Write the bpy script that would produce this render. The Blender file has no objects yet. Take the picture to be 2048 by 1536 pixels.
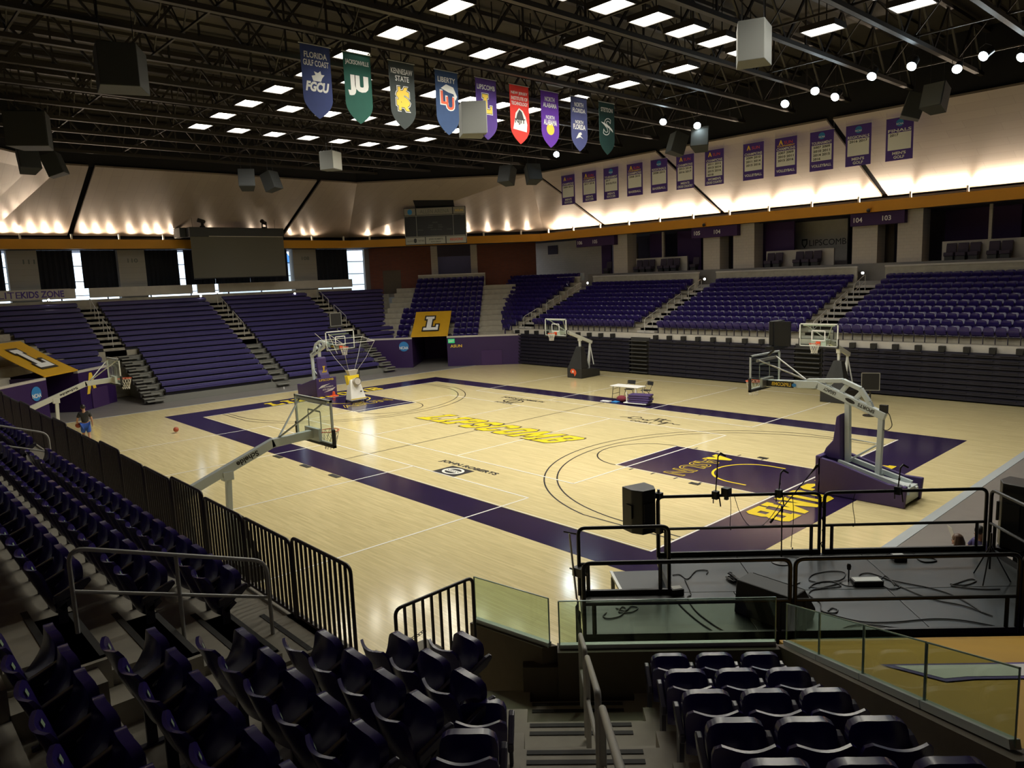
import bpy, bmesh, math, random
from mathutils import Vector, Matrix
random.seed(7)
PI = math.pi
scene = bpy.context.scene
COL = scene.collection
# ------------------------------------------------------------------ camera
CAM = Vector((24.7636, -21.3399, 6.6091)); YAW, PITCH, ROLL, FPX = 2.402911, -0.143005, -0.039305, 1481.6164
_F = Vector((math.cos(YAW)*math.cos(PITCH), math.sin(YAW)*math.cos(PITCH), math.sin(PITCH)))
_r0 = Vector((math.sin(YAW), -math.cos(YAW), 0)); _u0 = _r0.cross(_F)
_R = math.cos(ROLL)*_r0 + math.sin(ROLL)*_u0
_U = -math.sin(ROLL)*_r0 + math.cos(ROLL)*_u0
cam_d = bpy.data.cameras.new('camera'); cam = bpy.data.objects.new('camera', cam_d); COL.objects.link(cam)
cam_d.sensor_width = 36; cam_d.lens = FPX/2048*36; cam_d.clip_start = 0.05; cam_d.clip_end = 300
_m = Matrix((_R, _U, -_F)).transposed().to_4x4(); _m.translation = CAM
cam.matrix_world = _m
scene.camera = cam
# ------------------------------------------------------------------ exposure and sky
vs = scene.view_settings
vs.view_transform = 'Standard'; vs.look = 'None'; vs.gamma = 1.0; vs.exposure = 0.0; vs.use_curve_mapping = False
w = bpy.data.worlds.new('overcast_sky'); scene.world = w; w.use_nodes = True
_bg = w.node_tree.nodes['Background']; _bg.inputs[0].default_value = (0.80, 0.90, 1.0, 1); _bg.inputs[1].default_value = 3.2
CEIL_W, DIFF_E = 95.0, 9.0      # ceiling lights: lamp watts, diffuser glow
COVE_W, SPOT_W = 420.0, 110.0
scene.cycles.max_bounces = 6; scene.cycles.diffuse_bounces = 3; scene.cycles.glossy_bounces = 3
scene.cycles.transmission_bounces = 4; scene.cycles.transparent_max_bounces = 10
scene.cycles.caustics_reflective = False; scene.cycles.caustics_refractive = False
scene.cycles.sample_clamp_indirect = 4.0

# ------------------------------------------------------------------ measuring: a photo pixel on a known plane of the hall
def ray(px, py): return _F + (px-1024)/FPX*_R - (py-768)/FPX*_U
def onz(px, py, z=0.0):
    d = ray(px, py); return CAM + d*((z-CAM.z)/d.z)
def onx(px, py, x):
    d = ray(px, py); return CAM + d*((x-CAM.x)/d.x)
def ony(px, py, y):
    d = ray(px, py); return CAM + d*((y-CAM.y)/d.y)
H2 = math.sqrt(2)
def ws(s, t, z=0.0, sx=1, sy=1):
    "corner coordinates: s runs out towards a corner of the hall, t along its diagonal wall"
    return Vector(((s+t)/H2*sx, (t-s)/H2*sy, z))

# ------------------------------------------------------------------ materials
def mat(name, col, rough=0.5, metal=0.0, var=0.0, scale=6.0, bump=0.0, emit=None, estr=0.0, spec=None, coat=0.0, trans=0.0):
    m = bpy.data.materials.new(name); m.use_nodes = True
    nt = m.node_tree; b = nt.nodes['Principled BSDF']
    b.inputs['Base Color'].default_value = (*col, 1); b.inputs['Roughness'].default_value = rough; b.inputs['Metallic'].default_value = metal
    if spec is not None: b.inputs['Specular IOR Level'].default_value = spec
    if coat: b.inputs['Coat Weight'].default_value = coat; b.inputs['Coat Roughness'].default_value = 0.1
    if emit: b.inputs['Emission Color'].default_value = (*emit, 1); b.inputs['Emission Strength'].default_value = estr
    if var or bump:
        tc = nt.nodes.new('ShaderNodeTexCoord'); n = nt.nodes.new('ShaderNodeTexNoise')
        n.inputs['Scale'].default_value = scale; n.inputs['Detail'].default_value = 4
        nt.links.new(tc.outputs['Object'], n.inputs['Vector'])
        if var:
            r = nt.nodes.new('ShaderNodeMapRange'); r.inputs['To Min'].default_value = 1-var; r.inputs['To Max'].default_value = 1+var
            mx = nt.nodes.new('ShaderNodeVectorMath'); mx.operation = 'SCALE'; mx.inputs[0].default_value = col
            nt.links.new(n.outputs['Fac'], r.inputs['Value']); nt.links.new(r.outputs[0], mx.inputs['Scale']); nt.links.new(mx.outputs[0], b.inputs['Base Color'])
        if bump:
            bp = nt.nodes.new('ShaderNodeBump'); bp.inputs['Strength'].default_value = bump; bp.inputs['Distance'].default_value = 0.02
            nt.links.new(n.outputs['Fac'], bp.inputs['Height']); nt.links.new(bp.outputs[0], b.inputs['Normal'])
    return m
def brick_mat(name, c1, c2, mortar, bw, bh, rough, msize=0.02, along='x', grain=0.0):
    "planks, bricks or blocks from a brick texture"
    m = mat(name, c1, rough); nt = m.node_tree; b = nt.nodes['Principled BSDF']
    tc = nt.nodes.new('ShaderNodeTexCoord'); mp = nt.nodes.new('ShaderNodeMapping'); br = nt.nodes.new('ShaderNodeTexBrick')
    if along == 'vx': mp.inputs['Rotation'].default_value = (PI/2, 0, 0)
    if along == 'vy': mp.inputs['Rotation'].default_value = (PI/2, 0, PI/2)
    br.inputs['Color1'].default_value = (*c1, 1); br.inputs['Color2'].default_value = (*c2, 1); br.inputs['Mortar'].default_value = (*mortar, 1)
    br.inputs['Scale'].default_value = 1.0; br.inputs['Mortar Size'].default_value = msize
    br.inputs['Brick Width'].default_value = bw; br.inputs['Row Height'].default_value = bh; br.offset = 0.37
    nt.links.new(tc.outputs['Object'], mp.inputs['Vector']); nt.links.new(mp.outputs[0], br.inputs['Vector'])
    out = br.outputs['Color']
    if grain:
        n = nt.nodes.new('ShaderNodeTexNoise'); mp2 = nt.nodes.new('ShaderNodeMapping'); mp2.inputs['Scale'].default_value = (0.7, 9, 1)
        n.inputs['Scale'].default_value = 1.6; n.inputs['Detail'].default_value = 5
        r = nt.nodes.new('ShaderNodeMapRange'); r.inputs['From Min'].default_value = 0.3; r.inputs['From Max'].default_value = 0.7
        r.inputs['To Min'].default_value = 1-grain; r.inputs['To Max'].default_value = 1+grain
        mx = nt.nodes.new('ShaderNodeVectorMath'); mx.operation = 'SCALE'
        nt.links.new(tc.outputs['Object'], mp2.inputs['Vector']); nt.links.new(mp2.outputs[0], n.inputs['Vector']); nt.links.new(n.outputs['Fac'], r.inputs['Value'])
        nt.links.new(out, mx.inputs[0]); nt.links.new(r.outputs[0], mx.inputs['Scale']); out = mx.outputs[0]
    nt.links.new(out, b.inputs['Base Color'])
    return m
def glass_mat(name, tint, refl=0.12, rough=0.02):
    m = bpy.data.materials.new(name); m.use_nodes = True; nt = m.node_tree; nt.nodes.clear()
    o = nt.nodes.new('ShaderNodeOutputMaterial'); t = nt.nodes.new('ShaderNodeBsdfTransparent'); g = nt.nodes.new('ShaderNodeBsdfGlossy'); x = nt.nodes.new('ShaderNodeMixShader')
    t.inputs[0].default_value = (*tint, 1); g.inputs['Roughness'].default_value = rough
    lw = nt.nodes.new('ShaderNodeLayerWeight'); lw.inputs[0].default_value = 0.5; pw = nt.nodes.new('ShaderNodeMath'); pw.operation = 'POWER'; pw.inputs[1].default_value = 4.0
    f = nt.nodes.new('ShaderNodeMath'); f.operation = 'MULTIPLY_ADD'; f.inputs[1].default_value = 0.55; f.inputs[2].default_value = 0.03; nt.links.new(lw.outputs['Facing'], pw.inputs[0]); nt.links.new(pw.outputs[0], f.inputs[0])
    nt.links.new(f.outputs[0], x.inputs[0]); nt.links.new(t.outputs[0], x.inputs[1]); nt.links.new(g.outputs[0], x.inputs[2]); nt.links.new(x.outputs[0], o.inputs[0])
    return m
M = {}
M['wood'] = brick_mat('maple_court', (0.76, 0.645, 0.35), (0.68, 0.57, 0.30), (0.62, 0.50, 0.25), 1.9, 0.06, 0.13, 0.003, grain=0.10)
M['purple_paint'] = mat('purple_court_paint', (0.022, 0.012, 0.052), 0.15, var=0.25, scale=1.2)
M['yellow_paint'] = mat('yellow_court_paint', (0.88, 0.66, 0.03), 0.25)
M['white_paint'] = mat('white_court_paint', (0.90, 0.88, 0.80), 0.3)
M['black_paint'] = mat('black_court_paint', (0.012, 0.010, 0.012), 0.5, spec=0.2)
M['floor_grey'] = mat('grey_floor', (0.19, 0.18, 0.17), 0.35, var=0.15, scale=2)
M['edge_strip'] = mat('court_edge_strip', (0.42, 0.46, 0.48), 0.4)
M['concrete'] = mat('concrete', (0.36, 0.33, 0.265), 0.75, var=0.25, scale=3, bump=0.15)
M['concrete_lt'] = mat('pale_concrete', (0.50, 0.47, 0.42), 0.7, var=0.15, scale=2)
M['nosing'] = mat('dark_nosing', (0.035, 0.033, 0.03), 0.8)
M['plate'] = mat('seat_number_plate', (0.30, 0.42, 0.25), 0.5)
M['arm'] = mat('dark_plastic_armrest', (0.05, 0.045, 0.075), 0.25)
M['seat'] = mat('purple_plastic', (0.023, 0.013, 0.112), 0.24, var=0.08, scale=4)
M['seat_frame'] = mat('seat_iron', (0.035, 0.03, 0.05), 0.45)
M['bench'] = mat('purple_bench_plastic', (0.036, 0.028, 0.13), 0.5, var=0.1, scale=1.5)
M['tier'] = mat('grey_bleacher_tread', (0.20, 0.20, 0.18), 0.6)
M['dark_tier'] = mat('dark_bleacher_board', (0.009, 0.008, 0.021), 0.5)
M['dim_edge'] = mat('dim_grey_edge', (0.05, 0.05, 0.05), 0.6)
M['sb_panel'] = mat('scoreboard_panel', (0.27, 0.26, 0.23), 0.6)
M['black'] = mat('black_metal', (0.012, 0.012, 0.013), 0.42)
M['fence'] = mat('bronze_rail_paint', (0.030, 0.020, 0.022), 0.45)
M['blackmatte'] = mat('black_cloth', (0.01, 0.01, 0.014), 0.95)
M['steel'] = mat('brushed_steel', (0.42, 0.42, 0.40), 0.38, metal=0.7)
M['white_metal'] = mat('white_painted_steel', (0.70, 0.72, 0.68), 0.35)
M['grey_metal'] = mat('pale_blue_grey_steel', (0.60, 0.66, 0.66), 0.35)
M['purple_pad'] = mat('purple_padding', (0.055, 0.03, 0.14), 0.5, var=0.1)
M['black_pad'] = mat('black_padding', (0.02, 0.02, 0.02), 0.6)
M['wall_purple'] = mat('purple_wall_vinyl', (0.030, 0.010, 0.075), 0.45, var=0.1, scale=1)
M['gold'] = mat('gold_paint', (0.62, 0.30, 0.015), 0.55, var=0.06, scale=1)
M['gold_cloth'] = mat('gold_tarpaulin', (0.56, 0.31, 0.01), 0.6, var=0.1, scale=1.5)
M['gold_print'] = mat('gold_print', (0.85, 0.58, 0.05), 0.5)
M['white_print'] = mat('white_print', (0.80, 0.80, 0.78), 0.5)
M['purple_print'] = mat('purple_print', (0.07, 0.03, 0.26), 0.5)
M['black_print'] = mat('black_print', (0.02, 0.02, 0.02), 0.5)
M['orange'] = mat('orange_rim', (0.75, 0.10, 0.03), 0.4)
M['net'] = mat('white_net_cord', (0.75, 0.73, 0.65), 0.8)
M['ball'] = mat('basketball_leather', (0.36, 0.07, 0.03), 0.55, var=0.2, scale=40)
M['glass'] = glass_mat('backboard_glass', (0.90, 0.95, 0.92))
M['rail_glass'] = glass_mat('green_tinted_glass', (0.78, 0.86, 0.76))
M['glass_edge'] = mat('glass_edge_green', (0.30, 0.45, 0.38), 0.15)
M['pane'] = glass_mat('window_pane', (0.92, 0.96, 1.0))
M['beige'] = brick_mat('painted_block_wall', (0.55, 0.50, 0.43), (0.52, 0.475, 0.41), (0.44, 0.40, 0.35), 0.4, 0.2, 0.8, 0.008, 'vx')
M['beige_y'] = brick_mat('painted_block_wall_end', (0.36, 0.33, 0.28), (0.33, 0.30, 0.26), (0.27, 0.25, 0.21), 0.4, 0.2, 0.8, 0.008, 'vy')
M['brick'] = brick_mat('red_brick', (0.20, 0.06, 0.035), (0.16, 0.045, 0.03), (0.12, 0.06, 0.045), 0.22, 0.075, 0.85, 0.01, 'vx')
M['brown_wall'] = mat('brown_panelling', (0.10, 0.075, 0.05), 0.7, var=0.15)
M['darkroom'] = mat('dark_suite_wall', (0.045, 0.035, 0.06), 0.8)
M['suite_purple'] = mat('suite_purple_wall', (0.045, 0.015, 0.09), 0.7)
M['deck'] = mat('dark_roof_deck', (0.04, 0.034, 0.028), 0.8, var=0.2, scale=0.5)
M['truss'] = mat('dark_truss_paint', (0.026, 0.021, 0.019), 0.55)
M['rail'] = mat('rail_grey', (0.46, 0.45, 0.42), 0.45)
M['diffuser'] = mat('lit_diffuser', (0.9, 0.9, 0.9), 0.4, emit=(1.0, 0.97, 0.86), estr=DIFF_E)
M['blue_lens'] = mat('lit_blue_lens', (0.9, 0.9, 1), 0.2, emit=(0.75, 0.92, 1.0), estr=60)
M['lamp_dot'] = mat('lit_small_lamp', (1, 1, 1), 0.3, emit=(1, 0.97, 0.9), estr=22)
M['cove_tube'] = mat('lit_cove_tube', (1, 1, 1), 0.3, emit=(1, 0.82, 0.58), estr=6)
M['speaker_grey'] = mat('grey_speaker', (0.13, 0.135, 0.125), 0.6)
M['speaker_lt'] = mat('pale_speaker_side', (0.40, 0.40, 0.36), 0.6)
M['speaker_dark'] = mat('dark_speaker', (0.035, 0.038, 0.04), 0.65)
M['screen'] = mat('projection_screen', (0.13, 0.125, 0.105), 0.9)
M['stage'] = mat('dark_stage_deck', (0.026, 0.030, 0.030), 0.36, var=0.2, scale=3)
M['skin'] = mat('skin', (0.50, 0.27, 0.17), 0.5)
M['blue_cloth'] = mat('blue_shorts_cloth', (0.03, 0.10, 0.50), 0.8)
M['hair_dark'] = mat('dark_hair', (0.012, 0.01, 0.009), 0.5)
M['hair_brown'] = mat('brown_hair', (0.11, 0.06, 0.035), 0.5)
M['paper'] = mat('paper', (0.8, 0.8, 0.76), 0.8)
M['red_cloth'] = mat('dark_red_cloth', (0.16, 0.015, 0.03), 0.8)
M['exit_green'] = mat('lit_green_sign', (0.02, 0.3, 0.1), 0.5, emit=(0.03, 0.6, 0.2), estr=0.5)
M['ncaa_blue'] = mat('blue_print', (0.03, 0.22, 0.55), 0.5)
M['cable'] = mat('black_cable_rubber', (0.012, 0.012, 0.012), 0.5)
def panel_mat():
    "pale brushed acoustic panels with faint courses"
    m = brick_mat('brushed_acoustic_panel', (0.38, 0.32, 0.27), (0.35, 0.295, 0.25), (0.30, 0.25, 0.21), 2.4, 0.6, 0.38, 0.01, 'x')
    b = m.node_tree.nodes['Principled BSDF']; b.inputs['Metallic'].default_value = 0.1
    return m
M['panel'] = panel_mat()

# ------------------------------------------------------------------ mesh building
class MB:
    def __init__(s): s.v = []; s.f = []; s.m = []; s.X = Matrix.Identity(4); s.mi = 0
    def _add(s, vs, fs):
        o = len(s.v); s.v += [s.X @ Vector(p) for p in vs]; s.f += [tuple(i+o for i in f) for f in fs]; s.m += [s.mi]*len(fs); return s
    def hexa(s, p):
        return s._add(p, [(0,3,2,1),(4,5,6,7),(0,1,5,4),(1,2,6,5),(2,3,7,6),(3,0,4,7)])
    def box(s, x0, x1, y0, y1, z0, z1):
        return s.hexa([(x0,y0,z0),(x1,y0,z0),(x1,y1,z0),(x0,y1,z0),(x0,y0,z1),(x1,y0,z1),(x1,y1,z1),(x0,y1,z1)])
    def beam(s, a, b, w, h, up=(0,0,1)):
        a, b = Vector(a), Vector(b); d = (b-a).normalized(); u = Vector(up)
        if abs(d.dot(u)) > 0.98: u = Vector((1,0,0))
        r = d.cross(u).normalized()*w/2; u = r.cross(d).normalized()*h/2
        return s.hexa([a-r-u, a+r-u, a+r+u, a-r+u, b-r-u, b+r-u, b+r+u, b-r+u])
    def prism(s, pts, off):
        "polygon (3-D points) swept by off"
        n = len(pts); off = Vector(off); P = [Vector(p) for p in pts]
        return s._add(P+[p+off for p in P], [tuple(range(n))[::-1], tuple(range(n, 2*n))]+[(i, (i+1)%n, n+(i+1)%n, n+i) for i in range(n)])
    def quad(s, *p): return s._add(p, [tuple(range(len(p)))])
    def tube(s, pts, r, n=8, closed=False, cap=True):
        P = [Vector(p) for p in pts]; k = len(P); vs = []; fs = []; u = None
        for i in range(k):
            if closed: d = P[(i+1)%k]-P[i-1]
            else: d = P[min(i+1, k-1)]-P[max(i-1, 0)]
            d = d.normalized() if d.length > 1e-9 else Vector((0,0,1))
            if u is None: u = d.orthogonal().normalized()
            else:
                u = u-d*u.dot(d); u = u.normalized() if u.length > 1e-6 else d.orthogonal().normalized()
            q = d.cross(u); rr = r[i] if isinstance(r, (list, tuple)) else r
            vs += [P[i]+(u*math.cos(2*PI*j/n)+q*math.sin(2*PI*j/n))*rr for j in range(n)]
        for i in range(k if closed else k-1):
            for j in range(n):
                a, b = i*n, ((i+1)%k)*n; fs.append((a+j, a+(j+1)%n, b+(j+1)%n, b+j))
        if cap and not closed: fs += [tuple(range(n))[::-1], tuple(range((k-1)*n, k*n))]
        return s._add(vs, fs)
    def lathe(s, prof, n=16, c=(0,0,0)):
        c = Vector(c); vs = []; fs = []; k = len(prof)
        for r, z in prof: vs += [c+Vector((max(r,1e-4)*math.cos(2*PI*j/n), max(r,1e-4)*math.sin(2*PI*j/n), z)) for j in range(n)]
        for i in range(k-1):
            for j in range(n): fs.append((i*n+j, i*n+(j+1)%n, (i+1)*n+(j+1)%n, (i+1)*n+j))
        fs += [tuple(range(n))[::-1], tuple(range((k-1)*n, k*n))]
        return s._add(vs, fs)
    def ball(s, c, r, n=14, sc=(1,1,1)):
        k = max(6, n//2); c = Vector(c)
        vs = []; fs = []
        for i in range(k+1):
            a = -PI/2+PI*i/k
            vs += [c+Vector((r*sc[0]*max(math.cos(a),1e-3)*math.cos(2*PI*j/n), r*sc[1]*max(math.cos(a),1e-3)*math.sin(2*PI*j/n), r*sc[2]*math.sin(a))) for j in range(n)]
        for i in range(k):
            for j in range(n): fs.append((i*n+j, i*n+(j+1)%n, (i+1)*n+(j+1)%n, (i+1)*n+j))
        return s._add(vs, fs)
    def shell(s, fn, nu, nv, th):
        "solid sheet: fn(u,v) with u in -1..1, v in 0..1, thickness vector th"
        th = Vector(th); A = [Vector(fn(-1+2*i/nu, j/nv)) for j in range(nv+1) for i in range(nu+1)]; n = len(A)
        W = nu+1; fs = []
        for j in range(nv):
            for i in range(nu):
                a = j*W+i; fs += [(a, a+1, a+W+1, a+W), (n+a, n+a+W, n+a+W+1, n+a+1)]
        rim = [i for i in range(W)]+[j*W+nu for j in range(1, nv+1)]+[nv*W+i for i in range(nu-1, -1, -1)]+[j*W for j in range(nv-1, 0, -1)]
        for i in range(len(rim)):
            a, b = rim[i], rim[(i+1)%len(rim)]; fs.append((b, a, n+a, n+b))
        return s._add(A+[p+th for p in A], fs)
    def data(s, name, mats, smooth=False, bevel=0.0):
        me = bpy.data.meshes.new(name); me.from_pydata([tuple(p) for p in s.v], [], s.f)
        for m in (mats if isinstance(mats, list) else [mats]): me.materials.append(M[m] if isinstance(m, str) else m)
        if isinstance(mats, list) and len(mats) > 1:
            for p, i in zip(me.polygons, s.m): p.material_index = i
        bm = bmesh.new(); bm.from_mesh(me)
        bmesh.ops.recalc_face_normals(bm, faces=bm.faces)
        if bevel:
            es = [e for e in bm.edges if len(e.link_faces) == 2 and e.calc_face_angle(0) > 0.5]
            bmesh.ops.bevel(bm, geom=es, offset=bevel, segments=2, affect='EDGES', profile=0.5, clamp_overlap=True)
        bm.to_mesh(me); bm.free()
        if smooth:
            for p in me.polygons: p.use_smooth = True
            try: me.set_sharp_from_angle(angle=math.radians(40))
            except Exception: pass
        return me
    def build(s, name, mats, parent=None, smooth=False, bevel=0.0, label=None):
        o = bpy.data.objects.new(name, s.data(name, mats, smooth, bevel)); COL.objects.link(o)
        if parent is not None: o.parent = parent
        if label: o['label'] = label
        return o
def fillet(pts, r, n=5):
    "polyline with rounded corners"
    P = [Vector(p) for p in pts]; out = [P[0]]
    for i in range(1, len(P)-1):
        a, b, c = P[i-1], P[i], P[i+1]; d1 = (a-b); d2 = (c-b); q = min(r, d1.length*0.45, d2.length*0.45)
        p1 = b+d1.normalized()*q; p2 = b+d2.normalized()*q
        for k in range(n+1):
            t = k/n; out.append(p1*(1-t)**2+b*2*t*(1-t)+p2*t*t)
    return out+[P[-1]]
def tag(o, label=None, cat=None, group=None, kind=None):
    if label: o['label'] = label
    if cat: o['category'] = cat
    if group: o['group'] = group
    if kind: o['kind'] = kind
    return o
def thing(name, label, cat, loc=(0,0,0), rz=0.0, group=None):
    o = bpy.data.objects.new(name, None); COL.objects.link(o); o.empty_display_size = 0.2
    o.location = loc; o.rotation_euler = (0, 0, rz)
    return tag(o, label, cat, group)
def struct(name, mb, m, parent=None, **k):
    o = mb.build(name, m, parent, **k)
    if parent is None: o['kind'] = 'structure'
    return o
KIDS = {}
def kids(o):
    "children of a source thing, remembered once"
    if o not in KIDS: KIDS[o] = [c for c in bpy.data.objects if c.parent is o]
    return KIDS[o]
def dup(o, loc, rz, label, group=None):
    c = o.copy(); COL.objects.link(c); c.location = loc; c.rotation_euler = (0, 0, rz); c['label'] = label
    if group: c['group'] = group
    def rec(src, dst):
        for ch in kids(src):
            d = ch.copy(); COL.objects.link(d); d.parent = dst; rec(ch, d)
    rec(o, c)
    return c
ORD = 'first second third fourth fifth sixth seventh eighth ninth tenth eleventh twelfth thirteenth fourteenth fifteenth sixteenth seventeenth eighteenth nineteenth twentieth'.split()
ORD += ['twenty-'+a for a in ORD[:9]]+['thirtieth']+['thirty-'+a for a in ORD[:9]]+['fortieth']+['forty-'+a for a in ORD[:9]]
# ------------------------------------------------------------------ writing
def glyphs(s, width=None, height=None, shear=0.0, bold=0.0, spacing=1.0, center=True):
    "text as a list of (verts2d, faces), fitted to width and height, centred on 0,0"
    cu = bpy.data.curves.new('t', 'FONT'); cu.body = s; cu.align_x = 'CENTER'; cu.shear = shear; cu.offset = bold; cu.space_character = spacing; cu.resolution_u = 3
    cu.space_line = 0.85
    ob = bpy.data.objects.new('t', cu); me = bpy.data.meshes.new_from_object(ob)
    V = [Vector((v.co.x, v.co.y)) for v in me.vertices]; F = [tuple(p.vertices) for p in me.polygons]
    bpy.data.objects.remove(ob); bpy.data.curves.remove(cu); bpy.data.meshes.remove(me)
    if not V: return [], [], 1, 1
    x0, x1 = min(v.x for v in V), max(v.x for v in V); y0, y1 = min(v.y for v in V), max(v.y for v in V)
    sx = (width/(x1-x0)) if width else None; sy = (height/(y1-y0)) if height else None
    sx = sx or sy or 1.0; sy = sy or sx
    return [((v.x-(x0+x1)/2)*sx, (v.y-(y0+y1)/2)*sy) for v in V], F, sx, sy
def text(name, s, m, parent, org, right, up, width=None, height=None, shear=0.0, bold=0.02, lift=0.0, spacing=1.0):
    V, F, _, _ = glyphs(s, width, height, shear, bold, spacing)
    org, right, up = Vector(org), Vector(right).normalized(), Vector(up).normalized(); nrm = right.cross(up)
    mb = MB(); mb._add([org+right*x+up*y+nrm*lift for x, y in V], F)
    me = bpy.data.meshes.new(name); me.from_pydata([tuple(p) for p in mb.v], [], mb.f); me.materials.append(M[m] if isinstance(m, str) else m)
    o = bpy.data.objects.new(name, me); COL.objects.link(o)
    if parent is not None: o.parent = parent
    return o
def outlined(s, m1, m2, parent, org, right, up, width=None, height=None, shear=0.0, bold=0.03, edge=0.05, lift=0.0, name='lettering'):
    "letters with a darker outline below them"
    V, F, sx, sy = glyphs(s, width, height, shear, bold)
    cu = (width or 1)
    V2, F2, _, _ = glyphs(s, None, None, shear, bold+edge)
    x0, x1 = min(v[0] for v in V2), max(v[0] for v in V2); y0, y1 = min(v[1] for v in V2), max(v[1] for v in V2)
    org, right, up = Vector(org), Vector(right).normalized(), Vector(up).normalized(); nrm = right.cross(up)
    for (VV, FF, k1, k2, mm, l, nm) in ((V2, F2, sx, sy, m2, lift, name+'_outline'), (V, F, 1, 1, m1, lift+0.002, name)):
        me = bpy.data.meshes.new(nm); me.from_pydata([tuple(org+right*x*k1+up*y*k2+nrm*l) for x, y in VV], [], FF); me.materials.append(M[mm])
        o = bpy.data.objects.new(nm, me); COL.objects.link(o)
        if parent is not None: o.parent = parent
# block letter L with slab serifs, drawn on a unit square
SLAB_L = [(0,0),(1,0),(1,0.38),(0.84,0.38),(0.84,0.2),(0.52,0.2),(0.52,0.82),(0.64,0.82),(0.64,1),(0.06,1),(0.06,0.82),(0.2,0.82),(0.2,0.18),(0,0.18)]
def grow(pts, d):
    n = len(pts); out = []
    area = sum(pts[i][0]*pts[(i+1)%n][1]-pts[(i+1)%n][0]*pts[i][1] for i in range(n)); sg = 1 if area > 0 else -1
    for i in range(n):
        a, b, c = Vector(pts[i-1]), Vector(pts[i]), Vector(pts[(i+1)%n])
        n1 = Vector(((b-a).y, -(b-a).x)).normalized()*sg; n2 = Vector(((c-b).y, -(c-b).x)).normalized()*sg
        k = n1+n2; k = k/max(k.length_squared, 0.2)*2
        out.append((b.x+k.x*d, b.y+k.y*d))
    return out
def flat(name, pts, m, parent, org, right, up, sx=1, sy=1, lift=0.0, th=0.0):
    "a flat printed shape from 2-D points"
    org, right, up = Vector(org), Vector(right).normalized(), Vector(up).normalized(); nrm = right.cross(up)
    mb = MB(); P = [org+right*x*sx+up*y*sy+nrm*lift for x, y in pts]
    if th: mb.prism(P, nrm*th)
    else: mb.quad(*P)
    return mb.build(name, m, parent)
# jersey lettering: chamfered block letters from convex pieces on a 5 x 7 grid
def _r(a, b, c, d): return [(a,b),(c,b),(c,d),(a,d)]
def _c(qx, qy):
    P = [(0,1),(1,0),(1.6,0),(1.6,1.6),(0,1.6)]
    return [(5-x if qx else x, 7-y if qy else y) for x, y in P]
_BOX = [_c(0,0), _c(1,0), _c(0,1), _c(1,1), _r(1.5,0,3.5,1.6), _r(1.5,5.4,3.5,7)]
BLOCK = {'L':[_r(.4,0,2,7),_r(-.3,0,5,1.6),_r(3.6,0,5,2.5),_r(-.3,5.7,2.7,7)], 'I':[_r(.9,0,2.6,7),_r(0,0,3.5,1.4),_r(0,5.6,3.5,7)],
 'P':[_r(.4,0,2,7),_r(-.3,0,2.7,1.4),_r(-.3,5.5,3.6,7),_r(1.5,2.5,3.6,4),[(3.4,5.4),(3.4,7),(4.2,7),(5,6.2),(5,5.4)],[(3.4,4.1),(5,4.1),(5,3.3),(4.2,2.5),(3.4,2.5)],_r(3.4,4,5,5.5)],
 'S':_BOX+[_r(0,4.2,1.6,5.5),_r(3.4,1.5,5,2.9),[(0,4.3),(0,3.6),(.9,2.8),(4.1,2.8),(5,2.9),(5,3.5),(4.1,4.3)],_r(0,1.5,1.6,2.2),_r(3.4,4.9,5,5.5)],
 'C':_BOX+[_r(0,1.5,1.6,5.5),_r(3.4,1.5,5,2.5),_r(3.4,4.5,5,5.5)], 'O':_BOX+[_r(0,1.5,1.6,5.5),_r(3.4,1.5,5,5.5)],
 'M':[_r(.2,0,1.7,7),_r(5.3,0,6.8,7),_r(-.3,0,2.2,1.2),_r(4.8,0,7.3,1.2),[(.2,7),(1.9,7),(3.9,3),(3.9,1.4),(3.1,1.4)],[(6.8,7),(5.1,7),(3.1,3),(3.1,1.4),(3.9,1.4)]],
 'B':[_r(.4,0,2,7),_r(-.3,5.6,3.6,7),_r(-.3,0,3.6,1.4),_r(1.5,2.9,3.9,4.2),[(3.4,5.5),(3.4,7),(4.2,7),(5,6.2),(5,5.5)],_r(3.4,4.1,5,5.6),[(3.4,4.2),(5,4.2),(4.5,3.55),(3.4,3.5)],[(3.4,3.5),(4.5,3.55),(5,2.9),(3.4,2.8)],_r(3.4,1.3,5,2.9),[(3.4,1.4),(5,1.4),(5,.8),(4.2,0),(3.4,0)]]}
def block_text(s, m1, m2, parent, org, right, up, width, height, shear=0.0, edge=.35, lift=0.0):
    x = 0; Q = []
    for ch in s:
        wd = 7 if ch == 'M' else 3.5 if ch == 'I' else 5
        Q += [[(px+x, py) for px, py in p] for p in BLOCK[ch]]; x += wd+1.25
    W = x-1.25; kx, ky = width/(W+7*shear), height/7
    org, right, up = Vector(org), Vector(right).normalized(), Vector(up).normalized(); nrm = right.cross(up)
    for nm, mm, g_, l in (('lettering_outline', m2, edge, lift), ('lettering', m1, 0, lift+.002)):
        mb = MB()
        for k, p in enumerate(Q):
            p = grow(p, g_) if g_ else p
            mb.quad(*[org+right*((px+shear*py-(W+7*shear)/2)*kx)+up*((py-3.5)*ky)+nrm*(l+k*.00001) for px, py in p])
        mb.build(nm, mm, parent)
def disc(n=24, r=0.5): return [(r*math.cos(2*PI*i/n), r*math.sin(2*PI*i/n)) for i in range(n)]
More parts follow.
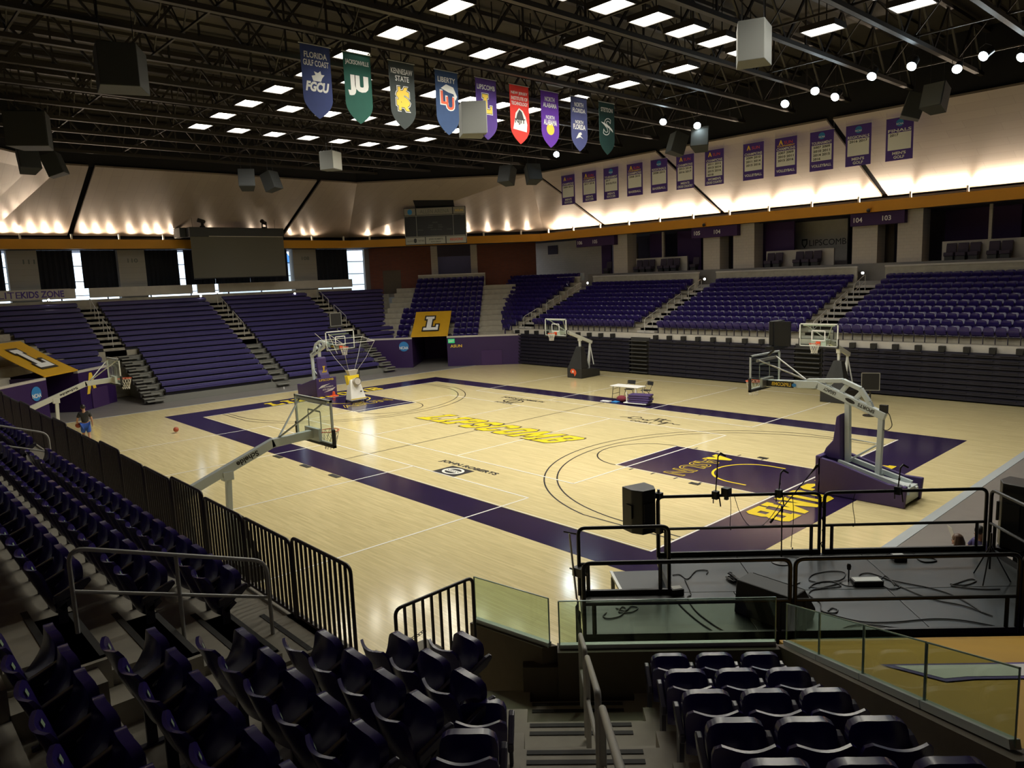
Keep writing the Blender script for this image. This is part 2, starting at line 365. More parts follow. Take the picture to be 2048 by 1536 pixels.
# ================================================================== THE SETTING
mb = MB(); mb.box(-19, 18.2, -17.7, 17.6, -0.1, 0)
floor = struct('floor', mb, 'wood')
mb = MB(); mb.box(-40, -19, -34, 34, -0.1, -0.004); mb.box(18.45, 42, -34, 34, -0.1, -0.004); mb.box(-19, 18.45, 17.6, 34, -0.1, -0.004); mb.box(-19, 18.45, -34, -17.7, -0.1, -0.004)
struct('floor_surround', mb, 'floor_grey')
mb = MB(); mb.box(18.2, 18.45, -17.7, 17.6, -0.1, 0.006); mb.box(-19.1, -19, -17.7, 17.6, -0.1, 0.006)
struct('trim_1', mb, 'edge_strip')
def mark(name, mb, m): return mb.build(name, m, floor)
def strip(mb, x0, y0, x1, y1, wd, z):
    a, b = Vector((x0,y0,0)), Vector((x1,y1,0)); d = (b-a).normalized(); n = Vector((-d.y, d.x, 0))*wd/2; u = Vector((0,0,z))
    mb.quad(a-n+u, b-n+u, b+n+u, a+n+u)
def arc(mb, cx, cy, r, a0, a1, wd, z, n=48):
    for i in range(n):
        t0, t1 = a0+(a1-a0)*i/n, a0+(a1-a0)*(i+1)/n
        P = [(cx+(r+q)*math.cos(t), cy+(r+q)*math.sin(t), z) for t, q in ((t0,-wd/2),(t1,-wd/2),(t1,wd/2),(t0,wd/2))]
        mb.quad(*P)
LX, LY, BX, BY = 14.325, 7.62, 16.3, 8.95
mb = MB(); z = 0.002
mb.quad((-BX,-BY,z),(BX,-BY,z),(BX,-LY,z),(-BX,-LY,z)); mb.quad((-BX,LY,z),(BX,LY,z),(BX,BY,z),(-BX,BY,z))
mb.quad((-BX,-LY,z),(-LX,-LY,z),(-LX,LY,z),(-BX,LY,z)); mb.quad((LX,-LY,z),(BX,-LY,z),(BX,LY,z),(LX,LY,z))
mark('border_band', mb, 'purple_paint')
for sx in (-1, 1):
    mb = MB(); x0, x1 = sorted((sx*8.534, sx*LX)); mb.quad((x0,-1.78,z),(x1,-1.78,z),(x1,1.78,z),(x0,1.78,z)); mark('free_throw_lane', mb, 'purple_paint')
mb = MB(); z = 0.004
strip(mb, 0, -LY, 0, LY, 0.05, z)
for sx in (-1, 1):
    c = sx*12.725
    for r, ys in ((6.75, 6.6), (6.325, 6.33)):
        a = math.asin(min(1, ys/r)); xe = c-sx*math.sqrt(max(r*r-ys*ys, 0))
        base = PI if sx > 0 else 0
        arc(mb, c, 0, r, base-a, base+a, 0.05, z, 64)
        for s in (-1, 1): strip(mb, xe, s*ys, sx*LX, s*ys, 0.05, z)
    arc(mb, sx*8.534, 0, 1.83, (PI/2 if sx > 0 else -PI/2), (3*PI/2 if sx > 0 else PI/2), 0.05, z, 32)
    for s in (-1, 1):
        for xx in (12.0, 11.1, 10.2, 9.3): strip(mb, sx*xx, s*1.83, sx*xx, s*2.05, 0.06, z)
for s in (-1, 1):
    strip(mb, -LX, s*(LY+0.02), LX, s*(LY+0.02), 0.03, z)
for xx in (-5.8, 5.8): strip(mb, xx, 7.4, xx, 8.6, 0.06, z)
mark('court_line', mb, 'black_paint')
mb = MB()
for s in (-1, 1):
    strip(mb, -LX, s*(LY-0.05), LX, s*(LY-0.05), 0.03, z); strip(mb, s*(LX+0.04), -LY, s*(LX+0.04), LY, 0.06, z)
for sx in (-1, 1):
    for s in (-1, 1): strip(mb, sx*8.534, s*1.83, sx*LX, s*1.83, 0.03, z)
    strip(mb, sx*8.534, -1.83, sx*8.534, 1.83, 0.05, z)
mark('pale_outline', mb, 'white_paint')
mb = MB(); z = 0.006
for yc in (0, 11.0, -11.0):
    for s in (-1, 1):
        strip(mb, -9, yc+s*4.5, 9, yc+s*4.5, 0.06, z); strip(mb, s*9, yc-4.5, s*9, yc+4.5, 0.06, z); strip(mb, s*3, yc-4.5, s*3, yc+4.5, 0.06, z)
mark('volleyball_line', mb, 'white_paint')
for sx in (-1, 1):
    mb = MB(); arc(mb, sx*12.72, 0, 1.25, (PI/2 if sx > 0 else -PI/2), (3*PI/2 if sx > 0 else PI/2), 0.08, 0.006, 32)
    strip(mb, sx*12.72, 1.25, sx*13.2, 1.25, 0.08, 0.006); strip(mb, sx*12.72, -1.25, sx*13.2, -1.25, 0.08, 0.006); mark('restricted_arc', mb, 'yellow_paint')
block_text('LIPSCOMB', 'yellow_paint', 'black_paint', floor, (0.15,-0.1,0.008), (1,0,0), (0,1,0), 9.7, 1.6, .55, .26)
block_text('LIPSCOMB', 'yellow_paint', 'purple_paint', floor, (15.15,0,0.008), (0,-1,0), (1,0,0), 7.3, 1.25, 0, .1)
block_text('LIPSCOMB', 'yellow_paint', 'purple_paint', floor, (-15.15,0,0.008), (0,1,0), (-1,0,0), 7.3, 1.25, 0, .1)
outlined('ASUN', 'purple_paint', 'yellow_paint', floor, (10.75,-0.35,0.008), (0,-1,0), (1,0,0), 2.4, 0.75, bold=0.0, edge=0.03)
flat('sun_letter_print', [(0,0),(0.35,0),(0.5,0.3),(0.65,0),(1,0),(0.6,1),(0.4,1)], 'yellow_paint', floor, (10.4,1.55,0.011), (0,-1,0), (1,0,0), 0.8, 0.85)
outlined('ASUN', 'purple_paint', 'yellow_paint', floor, (-10.8,0,0.008), (0,1,0), (-1,0,0), 3.0, 0.8, bold=0.0, edge=0.03)
text('lettering', 'JOHN ROBERTS', 'black_paint', floor, (4.7,-5.35,0.008), (1,0,0), (0,1,0), 3.1, 0.32, bold=0.03)
flat('logo_square', [(-.5,-.5),(.5,-.5),(.5,.5),(-.5,.5)], 'black_paint', floor, (4.72,-6.02,0.008), (1,0,0), (0,1,0), 1.2, 0.92)
for r0, mm, l in ((0.36, 'white_paint', .002), (0.27, 'black_paint', .003)): flat('logo_ring', disc(28, r0), mm, floor, (4.72,-6.02,0.008), (1,0,0), (0,1,0), 1.25, 1, lift=l)
flat('logo_bar', [(-.5,-.5),(.5,-.5),(.5,.5),(-.5,.5)], 'white_paint', floor, (4.72,-6.02,0.008), (1,0,0), (0,1,0), 0.8, 0.2, lift=.004)
text('lettering', 'NISSAN', 'black_paint', floor, (4.72,-6.02,0.008), (1,0,0), (0,1,0), 0.66, 0.12, lift=.005)
text('lettering', 'JOHN ROBERTS', 'black_paint', floor, (-4.3,5.85,0.008), (1,0,0), (0,1,0), 3.2, 0.34, bold=0.03)
text('lettering', 'TOYOTA', 'black_paint', floor, (-4.4,4.55,0.008), (1,0,0), (0,1,0), 1.4, 0.24, bold=0.03)
mb = MB()
for rx, ry in ((0.62, 0.42), (0.22, 0.42)):
    P = [(-4.35+rx*math.cos(2*PI*i/40), 5.22+ry*math.sin(2*PI*i/40)) for i in range(41)]
    for a, b in zip(P, P[1:]): strip(mb, *a, *b, 0.09, 0.008)
mark('logo_ring', mb, 'black_paint')
SIG = [[(0,.1),(.35,.3),(.6,.2)],[(.5,.65),(.45,.1),(.75,.05),(1.0,.5),(.8,.7),(.55,.6)],[(1.05,.1),(1.2,.35),(1.3,.1),(1.45,.3),(1.55,.1)],[(1.5,0),(1.75,.9),(1.85,.2),(2.05,1.0),(2.1,.15),(2.2,.35),(2.3,.1),(2.5,.4),(2.45,-.4),(2.6,.2),(2.8,.3),(2.95,.12),(3.25,.2)],[(1.6,.95),(2.45,.75)]]
mb = MB()
for st in SIG:
    for a, b in zip(st, st[1:]): strip(mb, 3.1+a[0], 5.0+a[1]*0.85, 3.1+b[0], 5.0+b[1]*0.85, 0.06, 0.008)
mark('signature_writing', mb, 'black_paint')
text('lettering', 'COURT', 'black_paint', floor, (4.6,4.72,0.008), (1,0,0), (0,1,0), 1.2, 0.22)
for i, xx in enumerate((-2.47, -0.2, 1.95)):
    mb = MB(); mb.box(xx-.3, xx+.3, -9.18, -9.0, 0.0, 0.02); tag(mb.build('floor_box_cover', 'black', bevel=0.004), f'small black floor plate beside the near purple sideline, {ORD[i]} counting from the far end', 'floor plate', 'floor plates along the sideline')
for i, yy in enumerate((-2.1, 2.1)):
    mb = MB(); mb.box(11.75, 12.1, yy-.09, yy+.09, 0.0, 0.015); tag(mb.build('floor_box_cover', 'black', bevel=0.003), ('small black block mark on the lane edge near the stage' if yy < 0 else 'small black block mark on the lane edge away from the stage'), 'floor plate')

# ------------------------------------------------------------------ stands
def tiers(mb, n, d0, dd, z0, dz, a0, a1, axis, sgn, bottom=0.0):
    "stepped concrete: row k stands between d0+k*dd and the next, along the other axis from a0 to a1"
    for k in range(n):
        d = sorted((sgn*(d0+k*dd), sgn*(d0+(k+1)*dd+0.02)))
        aa = a0(k) if callable(a0) else a0; ab = a1(k) if callable(a1) else a1
        if axis == 'y': mb.box(aa, ab, d[0], d[1], bottom, z0+k*dz)
        else: mb.box(d[0], d[1], aa, ab, bottom, z0+k*dz)
Z0, DZ, DD, Y0 = 2.65, 0.278, 0.765, 17.62
mb = MB(); tiers(mb, 10, Y0, DD, Z0, DZ, -17.6, 30, 'y', 1); struct('floor_riser_right', mb, 'concrete')
mb = MB(); tiers(mb, 9, Y0, DD, Z0, DZ, -17.6, 17.9, 'y', -1); struct('floor_riser_left', mb, 'concrete')
# deck edge beams
mb = MB(); mb.box(-17.6, 30, 17.56, 17.7, 2.28, 2.66); struct('trim_2', mb, 'concrete_lt')
mb = MB(); mb.box(-17.6, 17.9, -17.72, -17.56, 1.9, 2.66); struct('trim_3', mb, 'concrete')
# near corner wedge: rows along x in front of the camera
def wz(k): return 2.2+0.2*k
mb = MB()
for k in range(10):
    y1 = -16.62-0.68*k; y0 = y1-0.7; xe = 2.05-y0-0.45
    mb.prism([(17.9,y0,0),(xe,y0,0),(xe-0.7,y1,0),(17.9,y1,0)], (0,0,wz(k)))
for k in range(8):
    y1 = -16.62-0.68*k; mb.box(17.9, 18.22, y1-.69, y1, 0, (wz(k)+Z0+DZ*max(0,(-y1-17.2)/DD))/2)
struct('floor_riser_corner', mb, 'concrete')
# near diagonal block: rows across the corner, and the aisle stairs between
SR, DS, ZR, DR = 24.1, 0.95, 1.56, 0.345
mb = MB()
for k in range(9):
    s0, s1 = SR+DS*k, SR+DS*(k+1)+0.02; zt = ZR+DR*k
    t0, t1 = 3.36, 5.1
    mb.prism([ws(s0,t0), ws(s0,t1), ws(s1,t1), ws(s1,t0)], (0,0,zt))
    mb.prism([ws(s0,1.35), ws(s0,2.1), ws(s1,2.1), ws(s1,1.35)], (0,0,zt))
struct('floor_riser_diagonal', mb, 'concrete')
mb = MB(); nb = MB()
for k in range(-1, 8):
    s0, s1 = SR+.25+DS*k, SR+.25+DS*(k+1)+0.02; zt = ZR+DR*k
    mb.prism([ws(s0,2.1), ws(s0,3.36), ws(s1,3.36), ws(s1,2.1)], (0,0,zt))
    for q in (0.03, 0.17): nb.prism([ws(s0+q,2.13,zt), ws(s0+q,3.2,zt), ws(s0+q+.06,3.2,zt), ws(s0+q+.06,2.13,zt)], (0,0,0.008))
for k in range(0, 8):
    s0 = SR+.25+DS*k-.28; mb.prism([ws(s0,2.1), ws(s0,3.36), ws(s0+.3,3.36), ws(s0+.3,2.1)], (0,0,ZR+DR*k-DR/2))
st = struct('floor_aisle_stairs', mb, 'concrete'); nb.build('dark_nosing_strip', 'nosing', st)
# rounded top wall across the near corner
WT = 2.1
mb = MB()
mb.prism([ws(23.95,2.45), ws(23.95,5.1), ws(24.2,5.1), ws(24.2,2.45)], (0,0,WT)); mb.prism([(17.45,-15.6,0),(18.62,-15.42,0),(18.72,-15.25,0),(17.45,-15.4,0)], (0,0,WT))
mb.prism([ws(23.98,2.02), ws(23.98,2.45), ws(24.14,2.45), ws(24.14,2.02)], (0,0,WT-0.22))
mb.hexa([ws(24.0,5.1,0), ws(28.5,5.1,0), ws(28.5,5.3,0), ws(24.0,5.3,0), ws(24.0,5.1,WT-.04), ws(28.5,5.1,WT+.365*4.45-.04), ws(28.5,5.3,WT+.365*4.45-.04), ws(24.0,5.3,WT-.04)])
struct('wall_corner', mb, 'brown_wall')
mb = MB(); mb.prism([ws(23.95,8.6), ws(23.95,11.5), ws(24.2,11.5), ws(24.2,8.6)], (0,0,1.7)); struct('wall_corner_right', mb, 'wall_purple')
# sloping kerb beside the right block
mb = MB(); mb.prism([ws(24.2,4.98,1.5), ws(28.4,4.98,3.0), ws(28.4,4.98,3.38), ws(24.2,4.98,1.85)], ws(0,0.12)); struct('trim_4', mb, 'concrete')
# stands behind and beside the camera keep the hall closed
mb = MB()
mb.prism([ws(24.2,8.6), ws(24.2,11.5), ws(34,11.5), ws(34,8.6)], (0,0,1.5))
struct('floor_riser_far_block', mb, 'concrete')
# far end stand: eight telescopic rows in front, nine fixed ones behind
FX, FD, FZ0, FDZ = 21.75, 0.62, 0.36, 0.325
mb = MB(); tiers(mb, 8, FX, FD, FZ0, FDZ, -7.7, 8.6, 'x', -1); struct('floor_riser_end', mb, 'tier')
FX2, FD2 = FX+8*FD, 0.655
mb = MB(); tiers(mb, 9, FX2, FD2, FZ0+8*FDZ, FDZ, lambda k: -12.2-0.45*k, lambda k: 12.2+0.45*k, 'x', -1)
for sg_ in (1, -1):
    for k in (5, 6, 7): a, b = sorted((sg_*9.25, sg_*(11.0+.35*k-1))); mb.box(-(FX+FD*(k+1)), -(FX+FD*k), a, b, 0, FZ0+FDZ*k)
struct('floor_riser_end_upper', mb, 'concrete')
# far corners
def corner_wall(sx, sy, nm):
    mb = MB(); nb = MB(); cb = MB()
    for t0, t1 in ((-0.6, 5.1), (7.8, 11.3)):
        P = [ws(23.95,t0,0,sx,sy), ws(23.95,t1,0,sx,sy), ws(24.2,t1,0,sx,sy), ws(24.2,t0,0,sx,sy)]
        mb.prism(P, (0,0,2.2)); cb.prism([p+Vector((0,0,2.2)) for p in P], (0,0,0.12))
    for t0, t1 in ((4.9, 5.1), (7.8, 8.0)):
        mb.prism([ws(24.2,t0,0,sx,sy), ws(24.2,t1,0,sx,sy), ws(31,t1,0,sx,sy), ws(31,t0,0,sx,sy)], (0,0,2.3))
    nb.prism([ws(30,5.1,0,sx,sy), ws(30,7.8,0,sx,sy), ws(30.2,7.8,0,sx,sy), ws(30.2,5.1,0,sx,sy)], (0,0,2.3))
    o = struct('wall_'+nm, mb, 'wall_purple'); cb.build('pale_coping', 'concrete_lt', o); struct('wall_'+nm+'_tunnel', nb, 'suite_purple')
    rb = MB()
    for k in range(12):
        s0, s1 = 24.2+0.8*k, 24.2+0.8*(k+1)+.02; zt = 1.6+0.4*k
        if k < 3: spans = ((0.0, 5.0), (7.9, 11.2))
        else: spans = ((0.0, 11.2-0.06*k),)
        zb = 2.3 if k > 2 else 0
        for t0, t1 in spans: rb.prism([ws(s0,t0,zb,sx,sy), ws(s0,t1,zb,sx,sy), ws(s1,t1,zb,sx,sy), ws(s1,t0,zb,sx,sy)], (0,0,zt-zb))
    # rows two and up bridge the tunnel at head height
    struct('floor_riser_'+nm, rb, 'concrete')
corner_wall(-1, -1, 'far_right'); corner_wall(-1, 1, 'far_left')
# wedge of rows along x beside the far right corner
mb = MB()
for k in range(13):
    y0 = 16.62+0.68*k; mb.box(-1.0-y0-0.2, -17.5, y0, y0+0.7, 0, wz(k)+0.11*k)
struct('floor_riser_far_corner', mb, 'concrete')
mb = MB(); mb.box(-18.6, -17.45, 16.6, 17.5, 0, 2.2); struct('wall_end_block', mb, 'concrete_lt')
# ------------------------------------------------------------------ building shell
BAND = [(40,26),(-22.75,26),(-33,12.9),(-33,-12.9),(-22.75,-26),(40,-26)]
PTOP = [(40,19.2),(-16.8,19.2),(-26.5,9.96),(-26.5,-9.96),(-16.8,-19.2),(40,-19.2)]
ZB0, ZB1, ZP0, ZP1, ZROOF = 9.68, 10.32, 10.62, 14.25, 17.2
def off(poly, d):
    "polyline moved outwards"
    out = []
    for i, p in enumerate(poly):
        p = Vector(p); n = []
        for a, b in ((i-1, i), (i, i+1)):
            if a < 0 or b >= len(poly): continue
            v = Vector(poly[b])-Vector(poly[a]); n.append(Vector((v.y, -v.x)).normalized())
        k = sum(n, Vector((0,0)))
        k = k/k.length_squared*len(n) if len(n) == 2 else k
        out.append(tuple(p+k*d))
    return out
def ribbon(mb, A, za, B, zb):
    for i in range(len(A)-1): mb.quad((*A[i],za),(*A[i+1],za),(*B[i+1],zb),(*B[i],zb))
def solid_ribbon(mb, A, z0, z1, th):
    B = off(A, th)
    for i in range(len(A)-1):
        mb.hexa([(*A[i],z0),(*A[i+1],z0),(*B[i+1],z0),(*B[i],z0),(*A[i],z1),(*A[i+1],z1),(*B[i+1],z1),(*B[i],z1)])
names = ['right','corner_right','end','corner_left','left']
for i in range(5):
    mb = MB(); solid_ribbon(mb, BAND, ZB0, ZB1, 0.25)
    mb.f = mb.f[i*6:(i+1)*6]; mb.m = mb.m[i*6:(i+1)*6]
    struct('trim_band_'+names[i], mb, 'gold')
mb = MB(); solid_ribbon(mb, off(BAND, 1.0), ZB1-.3, ZB1+0.2, 0.05); ledge = struct('trim_5', mb, 'blackmatte')
mb = MB()
for i in range(21):
    x = -21.87+2.98*i; mb.box(x-.05, x+.05, 26.1, 26.24, ZB1, ZB1+0.36)
for i in range(-4, 5):
    y = i*2.98+0.4; mb.box(-33.24, -33.1, y-.05, y+.05, ZB1, ZB1+0.36)
for i in range(5):
    p = Vector(BAND[1]).lerp(Vector(BAND[2]), (i+.5)/5); mb.box(p.x-.12, p.x-.02, p.y-.02, p.y+.1, ZB1, ZB1+0.36)
mb.build('pale_bracket', 'white_metal', ledge)
# leaning acoustic panels, split by dark gaps
PB = off(BAND, 0.9)
gapr = [30, 17.9, 6.2, -5.0, -16.2]
def lerp2(a, b, t): return (a[0]+(b[0]-a[0])*t, a[1]+(b[1]-a[1])*t)
def panel_piece(mb, a, b, c, d):
    P = [Vector((*a,ZP0)), Vector((*b,ZP0)), Vector((*c,ZP1)), Vector((*d,ZP1))]; n = (P[1]-P[0]).cross(P[3]-P[0]).normalized()*0.12
    mb.prism(P, n if n.z > 0 else -n)
g = 0.18
mb = MB(); yb = PB[1][1]
edges = [40]+gapr
for x0, x1 in zip(edges, edges[1:]): panel_piece(mb, (x0-g,yb),(x1+g,yb),(x1+g,19.2),(x0-g,19.2))
panel_piece(mb, (-16.2-g,yb), PB[1], PTOP[1], (-16.2-g,19.2)); struct('wall_panel_right', mb, 'panel')
mb = MB(); panel_piece(mb, PB[1], PB[2], PTOP[2], PTOP[1]); struct('wall_panel_corner', mb, 'panel')
mb = MB(); xb = PB[2][0]; ys = [PB[2][1], 6.9, -8.45, PB[3][1]]; yt = [PTOP[2][1], 6.75, -8.45, PTOP[3][1]]
for i in range(3):
    e0 = 0 if i == 0 else g; e1 = 0 if i == 2 else g
    panel_piece(mb, (xb,ys[i]-e0),(xb,ys[i+1]+e1),(-26.5,yt[i+1]+e1),(-26.5,yt[i]-e0))
struct('wall_panel_end', mb, 'panel')
mb = MB(); panel_piece(mb, PB[3], PB[4], PTOP[4], PTOP[3]); struct('wall_panel_corner_left', mb, 'panel')
mb = MB(); panel_piece(mb, PB[4], PB[5], PTOP[5], PTOP[4]); struct('wall_panel_left', mb, 'panel')
# black backing behind the panels and up to the roof
mb = MB(); PB2 = off(PB, 0.5); PT2 = off(PTOP, 0.55)
ribbon(mb, PB2, ZP0+0.2, PT2, ZP1+0.3); struct('wall_backing', mb, 'blackmatte')
mb = MB(); ribbon(mb, off(PTOP, 0.25), ZP1+0.02, off(PTOP, 0.25), ZROOF); struct('wall_bulkhead', mb, 'blackmatte')
mb = MB(); ribbon(mb, PB2, ZP0+0.2, off(BAND, 1.4), ZB0-.02); struct('ceiling_soffit_back', mb, 'blackmatte')
mb = MB(); mb.box(-36, 42, -30, 30, ZROOF, ZROOF+0.2)
roof = struct('ceiling', mb, 'deck')
mb = MB()
for i in range(50): 
    x = -35+1.5*i; mb.box(x-.04, x+.04, -24, 24, ZROOF-0.12, ZROOF)
mb.build('deck_rib', 'deck', roof)
# outer walls: soffit, concourse back walls
OUT = off(BAND, 4.2)
mb = MB(); ribbon(mb, off(BAND, .2), ZB0+.01, off(BAND, 6), ZB0+.01); struct('ceiling_concourse', mb, 'darkroom')
mb = MB(); mb.quad((40,-30,0),(40,30,0),(40,30,ZROOF),(40,-30,ZROOF)); struct('wall_near_end', mb, 'darkroom')
mb = MB(); mb.quad((40,-30,0),(-30,-30,0),(-30,-30,ZROOF),(40,-30,ZROOF)); struct('wall_left', mb, 'darkroom')
# right hand concourse floor and the wall at the back of the seats
ZC = 5.55
mb = MB(); mb.box(-21, 40, 25.25, 32, ZC-.3, ZC); mb.box(-39, -32.0, -30, 30, ZC-.3, ZC); mb.prism([(-21,26.9,ZC-.3),(-21,32,ZC-.3),(-39,32,ZC-.3),(-39,12,ZC-.3),(-35.5,12.4,ZC-.3)], (0,0,.3)); struct('floor_concourse', mb, 'floor_grey')
AX = [-16.7, -5.2, 6.15, 17.6]
mb = MB(); cb = MB()
for x0, x1 in ((-20,-17.6),(-15.95,-6.0),(-4.45,5.3),(7.0,16.8),(18.4,40)):
    mb.box(x0, x1, 25.22, 25.45, 5.0, 6.36); cb.box(x0-.02, x1+.02, 25.17, 25.5, 6.36, 6.46)
o = struct('wall_behind_right_seats', mb, 'concrete'); cb.build('pale_coping', 'concrete_lt', o)
# suites: back wall, columns, purple and pale wall faces
Y1, Y2 = 26.4, 29.2
def pxs(y, *xs, py=500): return [ony(px, py, y).x for px in xs]
mb = MB(); mb.box(-20, 40, 31.4, 31.7, ZC, ZB0); struct('wall_right', mb, 'darkroom')
mb = MB()
for a, b in ((1222,1250),(1402,1435),(1462,1504),(1700,1750),(1790,1840)):
    x0, x1 = pxs(Y1, a, b); mb.box(x0, x1, Y1+.3, Y1+1.5, ZC, ZB0)
x0, x1 = pxs(Y2, 1036, 1205); mb.box(x0, x1, Y2, Y2+.2, ZC, ZB0)
struct('wall_column', mb, 'beige')
mb = MB()
for a, b, y in ((1510,1588,28.4),(1355,1402,29.0),(1300,1330,29.2),(1203,1222,28.5),(1888,2040,30.5)):
    x0, x1 = pxs(y, a, b); mb.box(x0, x1, y, y+.15, ZC, ZB0)
struct('wall_purple_face', mb, 'suite_purple')
mb = MB(); x0, x1 = pxs(30.3, 1586, 1694); mb.box(x0, x1, 30.3, 30.45, ZC, ZB0); ww = struct('wall_suite', mb, 'concrete_lt')
c = ony(1655, 484, 30.28); text('wall_lettering', 'LIPSCOMB', 'black_print', ww, c, (1,0,0), (0,0,1), 2.6, 0.42, bold=0.0)
text('wall_lettering', 'UNIVERSITY', 'speaker_lt', ww, c+Vector((.35,0,-.42)), (1,0,0), (0,0,1), 1.6, 0.16, bold=0.0)
flat('shield_print', [(-.5,.5),(.5,.5),(.5,-.1),(0,-.6),(-.5,-.1)], 'black_print', ww, c+Vector((-1.65,0,0)), (1,0,0), (0,0,1), .42, .6)
flat('shield_print', [(-.5,.5),(.5,.5),(.5,-.1),(0,-.6),(-.5,-.1)], 'speaker_lt', ww, c+Vector((-1.65,-.01,0)), (1,0,0), (0,0,1), .26, .38)
mb = MB()
for a, b in ((1752,1788),(1436,1461),(1250,1275)):
    x0, x1 = pxs(28.6, a, b); mb.box(x0, x1, 28.6, 28.7, ZC, 9.0)
struct('door_1', mb, 'brown_wall')
mb = MB(); 
for px in (1979, 1327): x = pxs(28, px)[0]; mb.box(x-.08, x+.08, 27.9, 28.1, ZC, ZB0)
struct('trim_6', mb, 'beige')
# half walls in front of the suites
mb = MB()
for a, b, y in ((1533,1668,27.6),(1272,1374,27.6),(1884,2060,27.6)):
    x0, x1 = pxs(y, a, b); mb.box(x0, x1, y, y+.15, ZC, 7.7)
struct('wall_suite_low', mb, 'concrete_lt')
mb = MB(); x0, x1 = pxs(26.0, 1044, 1166); mb.box(x0, x1, 25.95, 26.1, 6.1, 6.75); struct('wall_low_corner', mb, 'grey_metal')
c = ony(1106, 500, 29.18); mb = MB(); mb.box(c.x-.6, c.x+.6, 29.1, 29.2, c.z-.4, c.z+.4); struct('window_9', mb, 'darkroom')
# section number signs under the band
for i, (pa, pb, n1, n2, q1, q2) in enumerate(((1700,1808,'104','103',1714,1771),(1384,1475,'105','104',1394,1434),(1154,1230,'106','105',1160,1190))):
    x0, x1 = pxs(26.3, pa, pb); o = SG = thing('section_sign', f'dark sign below the gold band numbered {n1} and {n2}', 'sign', ((x0+x1)/2, 26.3, 9.25), 0, 'section number signs')
    mb = MB(); mb.box(-(x1-x0)/2, (x1-x0)/2, -.08, .4, -.34, .42); o = mb.build('sign_board', 'suite_purple', o, bevel=.02)
    for q, n in ((q1, n1), (q2, n2)):
        x = pxs(26.2, q)[0]; text('sign_number', n, 'white_print', o, (x-(x0+x1)/2, -.09, 0.02), (1,0,0), (0,0,1), None, 0.30, bold=0.02)
# corner behind the scoreboard: brick, a portal and a pale wall
cd = (Vector(BAND[2])-Vector(BAND[1])).normalized(); cn = Vector((-cd.y, cd.x)); cn = cn if cn.x < 0 else -cn
def cw(u, d, z): p = Vector(BAND[1])+cd*u+cn*d; return Vector((p.x, p.y, z))
def cwall(u0, u1, d, z0, z1, th=.2): mb = MB(); mb.prism([cw(u0,d,z0), cw(u1,d,z0), cw(u1,d+th,z0), cw(u0,d+th,z0)], (0,0,z1-z0)); return mb
struct('wall_corner_brick', cwall(0.2, 5.6, 2.0, ZC, ZB0), 'brick'); struct('wall_corner_brick_left', cwall(9.8, 15.35, 2.0, ZC, ZB0), 'brick')
struct('wall_portal_back', cwall(4.5, 12, 5.0, ZC, ZB0), 'darkroom')
mb = cwall(5.6, 6.2, 1.95, ZC, ZB0); mb2 = cwall(9.2, 9.8, 1.95, ZC, ZB0); mb._add(mb2.v, mb2.f); struct('trim_7', mb, 'beige')
struct('trim_8', cwall(6.2, 9.2, 1.9, 8.7, ZB0), 'darkroom')
struct('door_2', cwall(12.6, 14.2, 1.97, ZC, ZC+2.1), 'brown_wall')
mb = MB(); cb = MB()
for t0, t1 in ((2.7, 8.7),):
    P = [ws(33.85,t0,5.8,-1,-1), ws(33.85,t1,5.8,-1,-1), ws(34.05,t1,5.8,-1,-1), ws(34.05,t0,5.8,-1,-1)]
    mb.prism(P, (0,0,1.22)); cb.prism([p+Vector((0,0,1.22)) for p in P], (0,0,.1))
o = struct('wall_behind_corner_seats', mb, 'concrete'); cb.build('pale_coping', 'concrete_lt', o)
for i, (u, d) in enumerate(((6.7,2.6),(7.3,2.9),(8.3,2.6),(8.9,2.9))):
    mb = MB(); mb.lathe([(.16,0),(.16,-.03)], 12, cw(u,d,9.66)); tag(mb.build('downlight', 'lamp_dot'), f'small lit round downlight in the dark portal ceiling behind the scoreboard, {ORD[i]} from the right', 'ceiling light', 'portal downlights')
# ---- far end: windows with black blinds
XW = -36.0
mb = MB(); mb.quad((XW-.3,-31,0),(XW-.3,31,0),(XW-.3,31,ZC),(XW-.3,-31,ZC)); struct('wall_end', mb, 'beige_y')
mb = MB()
cols = [(16,77),(238,292),(588,634)]
for a, b in cols:
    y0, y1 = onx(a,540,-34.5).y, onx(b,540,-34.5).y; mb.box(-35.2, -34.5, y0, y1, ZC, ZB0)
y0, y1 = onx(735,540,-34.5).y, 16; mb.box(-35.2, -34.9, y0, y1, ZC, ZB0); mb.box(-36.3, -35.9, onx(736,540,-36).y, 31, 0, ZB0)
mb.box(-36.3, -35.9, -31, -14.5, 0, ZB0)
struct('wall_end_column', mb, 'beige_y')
for i, n in enumerate(('111','110','108')):
    y = onx((57,265,611)[i], 520, -34.5).y; text('column_number', n, 'speaker_grey', None, (-34.48,y,8.9), (0,1,0), (0,0,1), .7, .3)['kind'] = 'structure'
wn = 0
for a, b in ((-14.5,-9),(-9,-3),(-3,3),(3,8.6),(8.6,16.4)):
    wn += 1; mb = MB(); mb.box(XW-.02, XW+.02, a, b, ZC, ZB0)
    o = struct(f'window_{wn}', mb, 'pane'); fb = MB()
    for zz in (6.5, 7.5, 8.6): fb.box(XW-.04, XW+.05, a, b, zz-.03, zz+.03)
    for yy in (a, (a+b)/2, b): fb.box(XW-.04, XW+.05, yy-.04, yy+.04, ZC, ZB0)
    fb.build('window_frame', 'black', o)
BL = [(-60,8),(75,149),(165,241),(291,359),(370,430),(430,500),(500,577),(634,697)]
